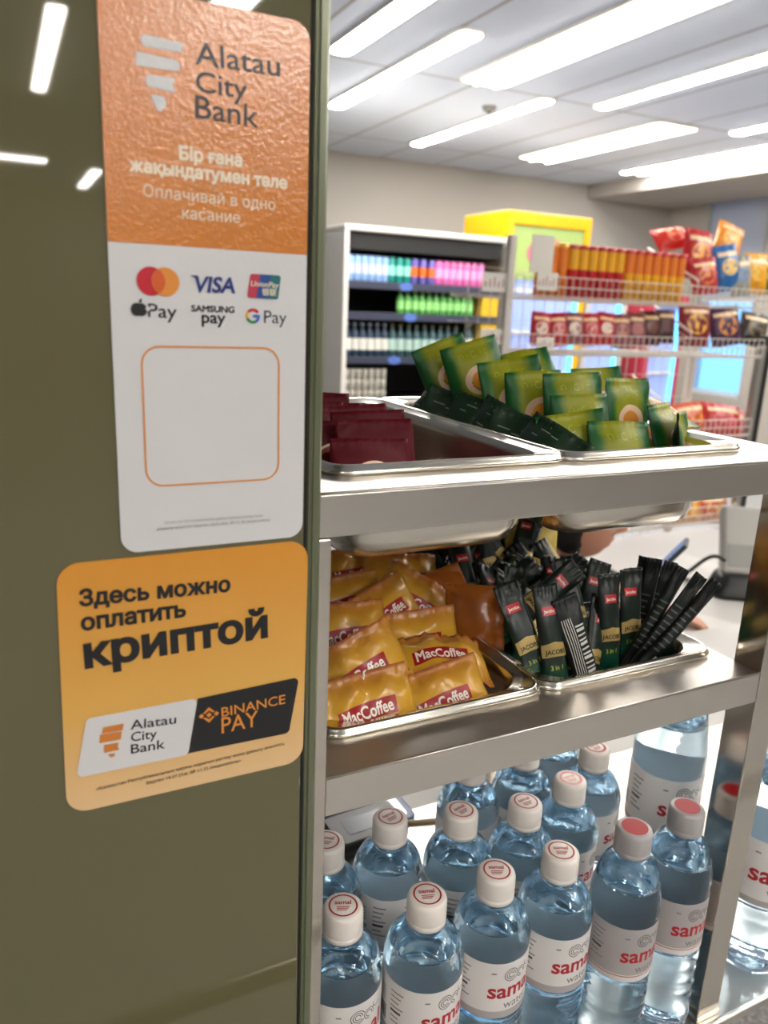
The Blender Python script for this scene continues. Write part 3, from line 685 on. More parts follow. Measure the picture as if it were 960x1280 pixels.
put('gold',0,P(664,694,.66),-10,30,-12,'gold coffee sachet at the back of the stick pan'); put('gold',0,P(684,712,.63),-20,40,30,'crumpled gold coffee sachet in front of the other gold one',None,(.7,1,.8))

# ------------------------------------------------------------------ water bottles
PET = mat('blue_tinted_pet', '#d4ebfb',.02,trans=1.0,ior=1.33,bump=(55,.22,.0016))
CAPW = mat('white_cap','#e4ded8',.35); CAPG = mat('grey_cap','#a9a6a6',.35); CRED = mat('cap_red_print', '#a8101a',.4); CPINK = mat('cap_pink_print','#d98f88',.45)
LBW = mat('label_white', '#efecea',.45)
def translucent(m, f):
    tr = N(m,'ShaderNodeBsdfTranslucent'); tr.inputs[0].default_value = bsdf(m).inputs['Base Color'].default_value[:]; mx = N(m,'ShaderNodeMixShader'); mx.inputs[0].default_value = f
    L(m, bsdf(m).outputs[0], mx.inputs[1]); L(m, tr.outputs[0], mx.inputs[2]); L(m, mx.outputs[0], m.node_tree.nodes['Material Output'].inputs[0])
translucent(LBW,.25)
LBS = mat('label_silver', '#b9b4b4',.4); translucent(LBS,.2); LRED = mat('label_red', '#ab1222',.4); LGR = mat('label_grey_print','#7d7a7a',.45); LBK = mat('label_black_print','#3b3a3c',.5)
def make_bottle(name, kind, h=.215, rb=.0322, cap='ring', label='white', big=False):
    t = empty(name)
    hs = h-.028                                    # neck base
    l0, l1 = (.098,.154) if not big else (.085,.160)
    prof = [(.001,.006),(rb*.45,.004),(rb*.72,.0),(rb*.93,.004),(rb*.99,.012)]
    z = .018
    while z < l0-.008:
        prof += [(rb*.99,z),(rb*.955,z+.005),(rb*.985,z+.010)]; z += .014
    prof += [(rb,l0-.003),(rb*.985,l0),(rb*.985,l1),(rb,l1+.003)]
    n0 = len(prof)
    for i in range(1,10):
        f = i/9; prof.append((rb-(rb-.0135)*(1-math.cos(f*math.pi*.5))**.9*1.0 if f<1 else .0135, l1+.003+(hs-l1-.003)*math.sin(f*math.pi*.5)**.95))
    prof += [(.0128,hs+.001),(.0128,h-.004),(.0118,h-.0015)]
    rad = lambda a,z: 1+ (.010*math.sin(9*a+z*60) if l1+.004 < z < hs-.004 else (.012*math.cos(5*a) if z < .02 else 0))
    q = MB(); q.lathe(prof,44,0,cap0=True,cap1=True,rad=rad)
    body = q.build('bottle_body', PET, t)
    # the air above the water is a hollow in the body
    wl = l1+.004+(hs-l1)*.5; inner = [(r-.0007,z) for r,z in prof if z > wl]
    if inner[0][1]-wl > .001: inner = [(inner[0][0]+.0012,wl+.0002)]+inner
    q = MB(); q.lathe([(.0005,wl)]+[(max(inner[0][0]-.001,.004),wl)]+inner,44,0,cap0=True,cap1=True)
    hol = bmesh.new(); me_ = bpy.data.meshes.new('air'); me_.from_pydata(q.v,[],q.f); me_.polygons.foreach_set('use_smooth', q.s)
    hol.from_mesh(body.data); nf = len(hol.faces); b2 = bmesh.new(); b2.from_mesh(me_); bmesh.ops.recalc_face_normals(b2,faces=b2.faces); bmesh.ops.reverse_faces(b2,faces=b2.faces); b2.to_mesh(me_); b2.free()
    hol.from_mesh(me_); hol.to_mesh(body.data); hol.free()
    # cap
    cr, cz = .0157, h-.023
    q = MB()
    q.lathe([(cr*.93,0),(cr,.0006),(cr,.0042),(cr*.985,.0046),(cr*.985,.0052)],48,0,(0,0,cz))
    q.lathe([(cr*.985,.0052),(cr,.006),(cr*.985,.0195),(cr*.93,.0222),(cr*.84,.0232),(cr*.2,.0233)],96,0,(0,0,cz),cap1=True,rad=lambda a,z: 1+(.010*math.cos(48*a) if .006<z<.0196 else 0))
    cp = q.build('cap', CAPG if cap == 'grey' else CAPW, t)
    q = Flat(cz+.02342)
    if cap == 'grey':
        q.poly(*disc_poly(0,0,.0112,32),0); 
    else:
        q.poly(*ring_poly(0,0,.0098 if cap=='ring' else .0085,.0111,0,360,40),0)
        vs,fs = text_poly('samal',.04); k_=.0125/(max(v[0] for v in vs)-min(v[0] for v in vs)); q.poly([(v[0]*k_-.0065,v[1]*k_+.0012) for v in vs],fs,0)
        for i in range(3): q.poly(*grid_poly(-.005,-.0018-.0016*i,.005-.001*i,-.0010-.0016*i),0)
    q.build('cap_print', CPINK if cap == 'pink' else CRED, cp)
    # label
    q = MB(); rl = rb*.985+.0004; nl = 64
    def cyl(s,z,off=0): a = s/rl; return ((rl+off)*math.sin(a),-(rl+off)*math.cos(a),z)
    ar = [2*math.pi*rl*i/nl for i in range(nl)]
    bands = [(l0+.001,l0+.008),(l0+.008,l1-.001)]
    for bi,(a,b) in enumerate(bands):
        q.loft([[cyl(s,a) for s in ar],[cyl(s,b) for s in ar]],bi)
    q.loft([[cyl(s,l1-.001,0) for s in ar],[cyl(s,l1-.001,-.0003) for s in ar],[cyl(s,l0+.001,-.0003) for s in ar],[cyl(s,l0+.001,0) for s in ar]],1)
    H = l1-l0; u = H/.056
    def wrap(vs,fs,slot,lay=1): q.add([cyl(s,z,.00012*lay) for s,z in vs],fs,slot,True)
    def words(body,s0,z0,wd,slot,bold): 
        vs,fs = text_poly(body,bold,0,.12); a0=min(v[0] for v in vs); kk=wd/(max(v[0] for v in vs)-a0); wrap([(s0+(v[0]-a0)*kk,z0+v[1]*kk) for v in vs],fs,slot)
    if True:
        words('samal',-.006*u,l0+.0215*u,.044*u,2,.035)
        words('water',.008*u,l0+.0105*u,.026*u,3,.0)
        cx_,cz_ = .013*u,l0+.043*u                                   # ram-horn ornament: nested rings and a tail
        for r_ in (.0062,.0044,.0026): wrap(*ring_poly(cx_,cz_,(r_-.0006)*u,r_*u,0 if r_<.006 else 20,330,24),4)
        for r_ in (.0048,.0030): wrap(*ring_poly(cx_+.010*u,cz_-.001*u,(r_-.0006)*u,r_*u,-30,280,20),4)
        wrap(*ring_poly(cx_+.018*u,cz_+.004*u,.0034*u,.0040*u,150,330,14),4)
        wrap(*grid_poly(-.004*u,l0+.045*u,.0*u,l0+.0462*u,3,1),3)
        for i in range(7):
            zz = l0+.046*u-i*.0047*u; wrap(*grid_poly(-.033*u,zz,-.021*u-(.002*(i%3))*u,zz+(.0011 if i!=4 else .0022)*u,6,1),4 if i == 4 else 3)
        for i in range(16): wrap(*grid_poly(-.058*u+i*.0012*u,l0+.012*u,-.0574*u+i*.0012*u+(.0004*u if i%3==0 else 0),l0+.026*u),4)
        for i in range(5): wrap(*grid_poly(-.058*u,l0+.030*u+i*.003*u,-.040*u,l0+.031*u+i*.003*u,6,1),3)
        words('samal',.085*u,l0+.0215*u,.044*u,2,.035); words('water',.099*u,l0+.0105*u,.026*u,3,.0)
        if label == 'silver': wrap(*grid_poly(-.095*u,l0+.0062,.095*u,l0+.0070,60,1),2)
    q.keepn = False
    q.build('label', [LBS,LBW,LRED,LGR,LBK] if label == 'white' else [LBW,LBS,LRED,LGR,LBK], t)
    return t
class Flat(MB):
    def __init__(s,z): super().__init__(); s.z=z
    def poly(s,vs,fs,slot): s.add([(x,y,s.z) for x,y in vs],fs,slot)
BW = make_bottle('water_bottle','w'); BG = make_bottle('water_bottle','g',h=.232,rb=.0303,cap='grey',label='silver'); BP = make_bottle('water_bottle','p',cap='pink'); BR = make_bottle('water_bottle','r',cap='solid')
BB = make_bottle('water_bottle','b',h=.292,rb=.0405,big=True)
BL = [(BW,.1995,.441,-22,'white-capped water bottle at the front corner against the steel post'),(BW,.2640,.426,-18,'white-capped water bottle, second of the front row from the panel'),
 (BW,.3290,.427,-24,'white-capped water bottle, third of the front row, whole red name facing out'),(BW,.3930,.425,-26,'white-capped water bottle, fourth of the front row, beside the grey-capped one'),
 (BG,.4555,.4075,-30,'grey-capped water bottle, silver label, in front of the white-capped ones'),(BG,.5205,.4105,-34,'grey-capped water bottle, silver label, closest to the far steel post'),
 (BW,.2150,.514,-30,'white-capped water bottle half hidden by the post in the second row'),(BW,.2790,.521,10,'white-capped water bottle, second row, in front of the phone on the desk'),
 (BW,.3430,.505,14,'white-capped water bottle, second row, third from the steel post'),(BW,.4050,.492,5,'white-capped water bottle, middle of the second row behind the fourth front bottle'),
 (BP,.4680,.505,0,'water bottle with a pale pink cap print in the second row'),(BR,.5290,.540,5,'water bottle with a red-printed cap just behind the pale pink one'),
 (BW,.3960,.572,20,'water bottle in the back row, first from the white desk gap'),(BW,.4630,.572,0,'water bottle in the back row, middle one under the shelf'),(BW,.5300,.606,30,'water bottle in the back row, last before the large bottle'),
 (BB,.655,.552,-43,'large water bottle behind the far steel post, label half seen'),(BB,.672,.430,-60,'large water bottle outside the rack beside the far steel post')]
_ub = set()
for (pr,x,y,rz,lb) in BL:
    o = pr if pr.name not in _ub else copy_tree(pr); _ub.add(pr.name)
    o.location = (x,y,ZB+.0003); o.rotation_euler = (0,0,R(rz+ -0)); tag(o, lb, 'bottle')

# ------------------------------------------------------------------ desk behind the rack
ZD = H0-.660; ZL = H0-.76
DESK = mat('white_laminate','#b4b2ae',.4); 
dk = empty('desk', (1.1,1.4,0)); tag(dk,'white laminate cashier desk behind the steel rack','desk')
q = MB(); q.box(-1.2,1.25,-.619,-.31,ZD-.03,ZD,bev=.002); q.build('ledge', DESK, dk)
q = MB(); q.box(.27,1.25,-.309,.56,ZL-.03,ZL,bev=.002); q.build('desktop', DESK, dk)
for b in ((-1.2,-1.17,-.6,-.33,ZD),(1.2,1.23,-.6,-.33,ZD),(1.2,1.23,-.28,.54,ZL),(.3,.33,.3,.54,ZL)):
    q = MB(); q.box(b[0],b[1],b[2],b[3],.002,b[4]-.031,bev=.002); q.build('side_panel', DESK, dk)
PAPER = mat('white_paper','#c9c7c3',.7)
def sheets(px,py,a,n,lb,wd=.21,ln=.297,z=ZL):
    p = PZ(px,py,z); t = empty('paper_stack',(p.x,p.y,z+.0004),(0,0,R(a))); tag(t,lb,'paper')
    for i in range(n):
        q = MB(); m = Matrix.Rotation(R(rnd.uniform(-6,6)),4,'Z'); m.translation = (rnd.uniform(-.008,.008),rnd.uniform(-.008,.008),0)
        q.box(-wd/2,wd/2,-ln/2,ln/2,i*.0022,i*.0022+.0018,M=m); q.build('sheet',PAPER,t)
sheets(880,718,8,5,'stack of white paper in front of the grey desk device')
sheets(862,786,20,3,'white paper on the desk nearest the rack, under the stack by the desk device')
sheets(466,1012,30,2,'white paper on the desk seen between the shelf and the bottle caps',.21,.2,ZD)
def small(name,px,py,a,lb,cat):
    p = PZ(px,py,ZD); return tag(empty(name,(p.x,p.y,ZD+.0052),(0,0,R(a))),lb,cat)
t = small('phone',432,1026,2,'dark blue phone lying flat on the desk behind the bottle caps','phone')
q = MB(); q.loft([rrect(.17,.085,.01,-.004),rrect(.17,.085,.01,.004),rrect(.166,.081,.009,.005)],cap0=True,cap1=True); q.build('case', mat('blue_case','#34527c',.4), t)
q = MB(); q.loft([rrect(.15,.072,.008,.005),rrect(.15,.072,.008,.0056)],cap1=True); q.build('screen', mat('dark_screen','#10141c',.1), t)
t = small('card_reader',456,1046,4,'black card reader beside the phone behind the bottle caps','card reader')
q = MB(); q.loft([rrect(.10,.06,.008,-.004),rrect(.10,.06,.008,.014),rrect(.094,.054,.007,.018)],cap0=True,cap1=True); q.build('housing', DARK, t)
q = MB(); q.loft([rrect(.06,.03,.004,.018),rrect(.06,.03,.004,.0184)],cap1=True); q.build('screen', mat('grey_screen','#3a444c',.2), t)
t = small('marker_pen',520,1033,-16,'tan marker pen lying on white paper beyond a bottle cap','pen')
q = MB(); q.tube([(-.05,0,0),(.035,0,0)],.0048,12); q.build('barrel', mat('tan_plastic','#8e7a58',.4), t)
q = MB(); q.tube([(.035,0,0),(.07,0,0)],.0051,12); q.build('pen_cap', mat('brown_plastic','#5c4a34',.4), t)
# card terminal with cable
p = PZ(922,742,ZL); t = empty('desk_device',(p.x,p.y,ZL+.0004),(0,0,R(-35))); tag(t,'grey boxy desk device on a dark base with a black cable','device')
q = MB(); q.loft([rrect(.16,.13,.03,0),rrect(.16,.13,.03,.012),rrect(.13,.10,.03,.05,cy=.01),rrect(.11,.09,.03,.06,cy=.012)],cap0=True,cap1=True); q.build('base', DARK, t)
q = MB(); Mx = Matrix.Translation((0,.0,.055))@Matrix.Rotation(R(-28),4,'X'); q.box(-.055,.055,-.02,.03,0,.20,bev=.010,M=Mx); bd_=q.build('housing', mat('light_grey_plastic','#a9a7a2',.35), t)
q = MB(); q.box(-.042,.042,-.0225,-.0195,.02,.085,bev=.0014,M=Mx); q.build('front_plate', mat('grey_plate','#8d8c88',.35), bd_)
a_ = Vector((-.055,-.02,.10)); b_ = Matrix.Rotation(R(35),3,'Z') @ (PZ(850,722,ZL)-Vector((p.x,p.y,ZL)))+Vector((0,0,.004))
q = MB(); q.tube([a_.lerp(b_,f)+Vector((0,0,.05*math.sin(math.pi*f)*(1-f))) for f in [i/16 for i in range(17)]],.0055,8); q.build('cable', RUBBER, t)

# ------------------------------------------------------------------ seated cashier
SKIN = mat('skin','#c58f76',.5,sss=.08); HAIR = mat('black_hair','#17110e',.55,bump=(180,.4,.002)); JACK = mat('navy_jacket','#15161f',.8,bump=(220,.3,.001))
def skin_mesh(name, pts, edges, root=0, sub=2):
    me = bpy.data.meshes.new(name); me.from_pydata([p[0] for p in pts],edges,[]); o = bpy.data.objects.new(name, me); COL.objects.link(o)
    o.modifiers.new('s','SKIN'); 
    if not me.skin_vertices: me.skin_vertices.new() if hasattr(me.skin_vertices,'new') else None
    for i,p in enumerate(pts):
        r = p[1]; v = me.skin_vertices[0].data[i]; v.radius = r if isinstance(r,tuple) else (r,r); v.use_root = (i == root)
    sm = o.modifiers.new('d','SUBSURF'); sm.levels = sub; sm.render_levels = sub
    dg = bpy.context.evaluated_depsgraph_get(); m2 = bpy.data.meshes.new_from_object(o.evaluated_get(dg)); bpy.data.objects.remove(o); return m2
HC_ = Vector((1.185,1.30,H0-.452)); TURN = Matrix.Translation((.012,.068,0))@Matrix.Translation((1.185,1.30,0))@Matrix.Rotation(R(-42),4,'Z')@Matrix.Translation((-1.185,-1.30,0)); HR = Matrix.Rotation(R(-2),4,'Z') @ Matrix.Rotation(R(5),4,'Y')
def head_mesh():
    bm = bmesh.new(); bmesh.ops.create_uvsphere(bm,u_segments=64,v_segments=48,radius=1)
    G = lambda d,s: math.exp(-(d/s)**2)
    for v in bm.verts:
        x,y,z = v.co
        X,Y,Z = x*.093,y*.074,z*.115
        if z < -.1: k_ = (-z-.1)/.9; Y *= 1-.38*k_; X *= 1-.22*k_ if x < 0 else 1-.05*k_
        if x > .2:                                        # face relief
            fx = (x-.2)/.8
            X += .026*G(Y,.011)*G(Z+.022,.016)*fx + .010*G(Y,.009)*G(Z-.004,.022)*fx       # nose tip, bridge
            X += .013*G(Y,.02)*G(Z+.053,.007)*fx + .014*G(Y,.018)*G(Z+.067,.007)*fx         # lips
            X -= .007*G(Y,.022)*G(Z+.060,.003)*fx
            X += .020*G(Y,.024)*G(Z+.096,.018)*max(fx,.35)                                           # chin
            X += .005*G(abs(Y)-.028,.02)*G(Z-.022,.010)*fx - .010*G(abs(Y)-.031,.014)*G(Z-.002,.012)*fx  # brow, eye sockets
            X += .005*G(abs(Y)-.04,.018)*G(Z+.03,.02)*fx                                    # cheeks
            X -= .006*G(Y,.03)*G(Z+.04,.008)*fx
        e = G(abs(Y)-.072,.012)*G(X+.01,.018)*G(Z+.01,.028)
        Y += (1 if y>0 else -1)*.016*e
        v.co = (X,Y,Z)
    return bm
T0 = Vector((.985,1.33,0)); TW = TURN @ T0
sh = H0-.66; 
bp = [((.90,1.34,.50),(.105,.12)),((.93,1.34,.68),(.10,.12)),((1.02,1.335,.79),(.095,.125)),((1.09,1.32,.90),(.05,.055)),((1.12,1.31,.965),(.050,.050)),((1.15,1.305,1.03),(.05,.052)),
 ((1.05,1.17,.80),.045),((1.17,1.12,.69),.042),((1.265,1.21,.80),.032),((1.305,1.255,.862),.024),((1.315,1.268,.885),(.030,.016)),
 ((1.05,1.49,.80),.045),((1.16,1.575,.80),.042),((1.33,1.50,.79),.032),((1.40,1.475,.775),.024),((1.44,1.462,.768),(.030,.016)),
 ((.98,1.24,.47),.085),((1.28,1.22,.46),.07),((1.30,1.22,.15),.05),((1.30,1.22,.05),.04),((1.40,1.22,.045),.035),
 ((.98,1.44,.47),.085),((1.28,1.46,.46),.07),((1.30,1.46,.15),.05),((1.30,1.46,.05),.04),((1.40,1.46,.045),.035)]
be = [(0,1),(1,2),(2,3),(3,4),(4,5),(2,6),(6,7),(7,8),(8,9),(9,10),(2,11),(11,12),(12,13),(13,14),(14,15),(0,16),(16,17),(17,18),(18,19),(19,20),(0,21),(21,22),(22,23),(23,24),(24,25)]
def fingers(base, fw, side, up, curl, th):
    out = []; fw=fw.normalized(); side=side.normalized(); up=up.normalized()
    for k,(off,ln,r) in enumerate(((-.026,.070,.0088),(-.009,.080,.0092),(.009,.075,.0088),(.026,.058,.0078))):
        p_ = base+side*off-fw*.012; pts = [(p_,r)]; d = fw.copy()
        for j,fr in enumerate((.42,.32,.26)):
            p_ = p_+d*ln*fr+(fw*.014 if j==0 else Vector((0,0,0))); pts.append((p_.copy(),r*(1-.1*(j+1)))); d = (Matrix.Rotation(R(curl*(1+.2*j)),3,side)@d)
        out.append(pts)
    p_ = base-fw*.055+side*th*.018; d = (fw*.6+side*th*.8+up*-.2).normalized(); pts=[(p_,.011)]
    for j,ln in enumerate((.036,.028,.022)): p_ = p_+d*ln; pts.append((p_.copy(),.0105-.0012*j)); d = (d+fw*.35).normalized()
    out.append(pts); return out
def add_mesh(bm, me): 
    bm.from_mesh(me); bpy.data.meshes.remove(me)
pr_ = empty('person',(TW.x,TW.y,.0),(0,0,R(-42))); tag(pr_,'person in a dark jacket seated behind the rack, face bent over a phone','person')
bm = bmesh.new(); add_mesh(bm, skin_mesh('sk',bp,be))
hb = head_mesh(); hm = bpy.data.meshes.new('h'); bmesh.ops.transform(hb,matrix=Matrix.Translation(HC_)@HR,verts=hb.verts); hb.to_mesh(hm); hb.free(); add_mesh(bm,hm)
for base,fw,side,up,th in ((Vector((1.322,1.275,.895)),Vector((.55,.15,.75)),Vector((0,1,-.1)),Vector((1,0,0)),1),(Vector((1.452,1.455,.768)),Vector((1,-.25,-.05)),Vector((0,1,0)),Vector((0,0,1)),-1)):
    for ch in fingers(base,fw,side,up,16,th): add_mesh(bm, skin_mesh('f',ch,[(i,i+1) for i in range(len(ch)-1)],0,1))
bmesh.ops.translate(bm,vec=-T0,verts=bm.verts)
me = bpy.data.meshes.new('person_body'); bm.to_mesh(me); bm.free()
tmp = bpy.data.objects.new('tmp',me); COL.objects.link(tmp); rm = tmp.modifiers.new('r','REMESH'); rm.mode='VOXEL'; rm.voxel_size=.004; rm.use_smooth_shade=True
smm = tmp.modifiers.new('s','SMOOTH'); smm.iterations=2; smm.factor=.5
me2 = bpy.data.meshes.new_from_object(tmp.evaluated_get(bpy.context.evaluated_depsgraph_get())); bpy.data.objects.remove(tmp)
obj('body',me2,pr_,SKIN)
jp = [(p,(tuple(v+.016 for v in r) if isinstance(r,tuple) else r+.016)) for p,r in [bp[0],bp[1],bp[2],((1.075,1.322,.885),(.085,.105)),((1.105,1.314,.945),(.068,.072)),((1.118,1.312,.965),(.064,.068))]+bp[6:10]+bp[11:15]]
jp = [(p,(tuple(v+.022 for v in r) if isinstance(r,tuple) else r)) if i < 3 else (p,r) for i,(p,r) in enumerate(jp)]
jm = skin_mesh('jacket',jp,[(0,1),(1,2),(2,3),(3,4),(4,5),(2,6),(6,7),(7,8),(8,9),(2,10),(10,11),(11,12),(12,13)])
jm.transform(Matrix.Translation(-T0)); jm.polygons.foreach_set('use_smooth',[True]*len(jm.polygons)); obj('jacket',jm,pr_,JACK)
tp = [(p,(tuple(v+.012 for v in r) if isinstance(r,tuple) else r+.012)) for p,r in [((.92,1.34,.5),(.13,.145))]+bp[16:19]+bp[21:24]]
tm = skin_mesh('t',tp,[(0,1),(1,2),(2,3),(0,4),(4,5),(5,6)]); tm.transform(Matrix.Translation(-T0)); obj('trousers',tm,pr_,mat('dark_denim','#1c2230',.85))
hb = bmesh.new(); bmesh.ops.create_uvsphere(hb,u_segments=48,v_segments=36,radius=1)
for v in hb.verts:
    x,y,z = v.co; v.co = (x*.101-.006,y*.083,z*.121+.006)
    if x > .30 and z < .62: v.co.x = min(v.co.x,.02); v.co.y *= .86
    if z < -.35: v.co *= .93
bmesh.ops.transform(hb,matrix=Matrix.Translation(HC_-T0)@HR,verts=hb.verts); hm = bpy.data.meshes.new('hair'); hb.to_mesh(hm); hb.free(); hm.polygons.foreach_set('use_smooth',[True]*len(hm.polygons)); obj('hair',hm,pr_,HAIR)
for sy in (-1,1):
    q = MB(); q.lathe([(.0005,-.011),(.007,-.008),(.0105,-.002),(.0105,.002),(.007,.008),(.0005,.011)],16,0); e_ = q.build('eye', mat('eye_dark','#2a1d18',.15), pr_); e_.matrix_basis = Matrix.Translation(HC_-T0)@HR@Matrix.Translation((.074,sy*.030,.0))
ph_ = TURN @ Vector((1.372,1.292,.925)); t = empty('phone',ph_,(0,0,R(-42))); tag(t,'dark phone held up in front of the seated person','phone')
Mx = Matrix.Rotation(R(-8),4,'Z')@Matrix.Rotation(R(35),4,'Y')
q = MB(); q.box(-.005,.005,-.036,.036,-.05,.10,bev=.003,M=Mx); q.build('case', mat('grey_phone_case','#3a4047',.4), t)
q = MB(); q.box(-.0056,-.0048,-.032,.032,-.045,.095,M=Mx); q.build('screen', mat('phone_screen','#2a2230',.15,emit=.0), t)
sp_ = TURN @ Vector((.92,1.34,0)); st = empty('stool',(sp_.x,sp_.y,0)); tag(st,'dark padded stool under the seated person','stool')
q = MB(); q.lathe([(.02,.33),(.17,.33),(.18,.345),(.175,.365),(.1,.372)],32,cap0=True,cap1=True); q.build('seat', DARK, st)
q = MB(); q.lathe([(.025,.04),(.025,.33)],16,cap0=True,cap1=True); q.build('column', STEEL, st)
for i in range(5):
    a = 2*math.pi*i/5; q = MB(); q.tube([(0,0,.05),(.22*math.cos(a),.22*math.sin(a),.02)],[.02,.012],8); q.build('leg', DARK, st)

# ------------------------------------------------------------------ open drinks cooler against the back wall
CX0, CX1, CY, CZ = 2.03, 3.36, 4.8, H0+.45
ck = empty('drinks_cooler',(2.7,5.2,0)); tag(ck,'white open-front drinks cooler with black shelves by the back wall','cooler')
def at(q,o): q.v = [(x-o.location.x,y-o.location.y,z-o.location.z) for x,y,z in q.v]; return q
CB = mat('cooler_black','#08090c',.6); CWH = mat('cooler_white','#cfcdc8',.4)
q = MB(); q.box(CX0,CX0+.035,CY,5.58,.02,CZ,bev=.006); at(q,ck).build('side_panel',CWH,ck)
q = MB(); q.box(CX1-.035,CX1,CY,5.58,.02,CZ,bev=.006); at(q,ck).build('side_panel',CWH,ck)
q = MB(); q.box(CX0,CX1,CY,5.58,CZ,CZ+.035,bev=.008); at(q,ck).build('top',CWH,ck)
q = MB(); q.box(CX0+.036,CX1-.036,5.5,5.56,.05,CZ-.001); q.box(CX0+.036,CX1-.036,CY+.03,5.5,CZ-.11,CZ-.001); at(q,ck).build('liner',CB,ck)
q = MB(); q.box(CX0+.036,CX1-.036,CY,5.5,.03,H0-.66,bev=.01); at(q,ck).build('plinth',CB,ck)
TAGB = mat('blue_price_tag','#4763a8',.5); LIP = mat('shelf_lip','#2b3144',.5)
SHZ = (H0+.14,H0-.06,H0-.35)
for i,z in enumerate(SHZ):
    q = MB(); q.box(CX0+.038,CX1-.038,CY+.04,5.48,z-.02,z,bev=.003); s_ = at(q,ck).build('shelf',CB,ck)
    q = MB(); q.box(CX0+.038,CX1-.038,CY+.028,CY+.0395,z-.045,z+.004,bev=.002); at(q,ck).build('price_rail',LIP,s_)
    for px in ((508,) if i==0 else (515,) if i==1 else (497,)):
        x = P(px,400,CY).x; q = MB(); q.loft([[(x+.05*math.cos(a),CY+.0278,z-.02+.028*math.sin(a)) for a in [2*math.pi*k/24 for k in range(24)]],[(x+.05*math.cos(a),CY+.024,z-.02+.028*math.sin(a)) for a in [2*math.pi*k/24 for k in range(24)]]],cap0=True,cap1=True,smooth=False); at(q,ck).build('price_tag',TAGB,s_)
def can_proto(name, m1, m2, r=.026, h=.165, bottle=False, m3=None):
    t = empty(name); q = MB()
    if bottle:
        q.lathe([(r*.9,0),(r,.006),(r,h*.62),(r*.85,h*.7),(r*.42,h*.85),(r*.4,h*.94)],20,cap0=True,cap1=True); q.build('bottle_body',m1,t)
        q = MB(); q.lathe([(r*.47,h*.93),(r*.47,h),(r*.3,h+.002)],16,cap0=True,cap1=True); q.build('cap',m3 or DARK,t)
        q = MB(); q.lathe([(r*1.01,h*.2),(r*1.01,h*.55)],20); q.build('label',m2,t)
    else:
        q.lathe([(r*.8,0),(r,.008),(r,h-.012),(r*.84,h-.002),(r*.82,h),(r*.78,h-.003)],20,lambda k_: 0,cap0=True,cap1=True); q.build('can_body',m1,t)
        q = MB(); q.lathe([(r*1.008,h*.3),(r*1.008,h*.68)],20); q.build('label_band',m2,t)
    return t
DR = lambda n,c: mat(n,c,.35)
cans = [('light_blue',DR('can_sky','#8fb4e6'),DR('can_lilac','#b9c2f0'),2.08,2.36,'pale blue can in the lit row of the top cooler shelf',False,'pale blue cans on the top cooler shelf'),
 ('teal',DR('can_teal','#1f8f86'),DR('can_mint','#8ed6c4'),2.385,2.53,'teal can among the blue and orange ones on the top cooler shelf',False,'teal cans on the top cooler shelf'),
 ('orange',DR('can_violet','#6a63b8'),DR('can_orange','#e06a2c'),2.56,2.72,'orange and violet can on the top cooler shelf',False,'orange cans on the top cooler shelf'),
 ('pink',DR('can_pink','#d76fb0'),DR('can_rose','#e29acb'),2.75,3.12,'pink can in the row on the top cooler shelf',False,'pink cans on the top cooler shelf')]
def row(proto, x0, x1, step, y, z, lb, cat, grp):
    n = max(1,int(round((x1-x0)/step))+1)
    for i in range(n):
        o = proto if i == 0 else copy_tree(proto)
        o.location = (x0+(x1-x0)*i/max(1,n-1), y, z+.0006); tag(o, lb, cat, grp)
for nm,m1,m2,x0,x1,lb,b_,grp in cans: row(can_proto('drink_can',m1,m2),x0+.027,x1,.054,CY+.085,SHZ[0],lb,'can',grp)
row(can_proto('drink_bottle',DR('bottle_green','#4f9a4a'),DR('bottle_lime','#8fce7e'),.026,.16,True,DR('cap_amber','#a5763a')),2.49,3.05,.054,CY+.085,SHZ[1],'green bottle in the row on the second cooler shelf','bottle','green bottles on the second cooler shelf')
row(can_proto('drink_bottle',DR('bottle_navy','#22384c'),DR('label_bone','#c9c9c2'),.03,.22,True,DR('cap_grey','#9aa0a5')),2.10,2.38,.062,CY+.09,SHZ[2],'dark bottle with a bone white label on the third cooler shelf','bottle','white-labelled bottles on the third cooler shelf')
row(can_proto('drink_bottle',DR('bottle_slate','#2b4a52'),DR('label_mint','#9fbab2'),.03,.22,True,DR('cap_olive','#6d6238')),2.44,2.95,.063,CY+.09,SHZ[2],'dark bottle with a mint label on the third cooler shelf','bottle','mint-labelled bottles on the third cooler shelf')
t = can_proto('drink_bottle',DR('bottle_slate','#2b4a52'),DR('label_bone','#c9c9c2'),.036,.24,True,DR('cap_bone','#d8d6d0')); t.location=(3.06,CY+.09,SHZ[2]+.0006); tag(t,'wide dark bottle with a white cap at the end of the third cooler shelf','bottle')
CUP = mat('white_carton','#d5d2c8',.6)
for i in range(7):
    for j in range(3):
        t = empty('yoghurt_cup',(2.10+.075*i/1.6,CY+.08,H0-.655+.075*j)); tag(t,'white cup in the stacked block on the bottom cooler deck','cup','white cups on the bottom cooler deck')
        q = MB(); q.lathe([(.017,.0),(.021,.066),(.0215,.068)],16,cap0=True); q.build('cup_body',CUP,t); q = MB(); q.lathe([(.0215,.068),(.022,.07),(.005,.0705)],16,cap1=True); q.build('cup_lid',CUP,t)
q = MB(); q.box(-.09,.09,-.06,.06,0,.5,bev=.004); yb = q.build('promo_box',mat('promo_yellow','#c8a41c',.5)); yb.location=(3.22,CY+.1,H0-.349); tag(yb,'tall yellow carton at the end of the cooler shelves','box')

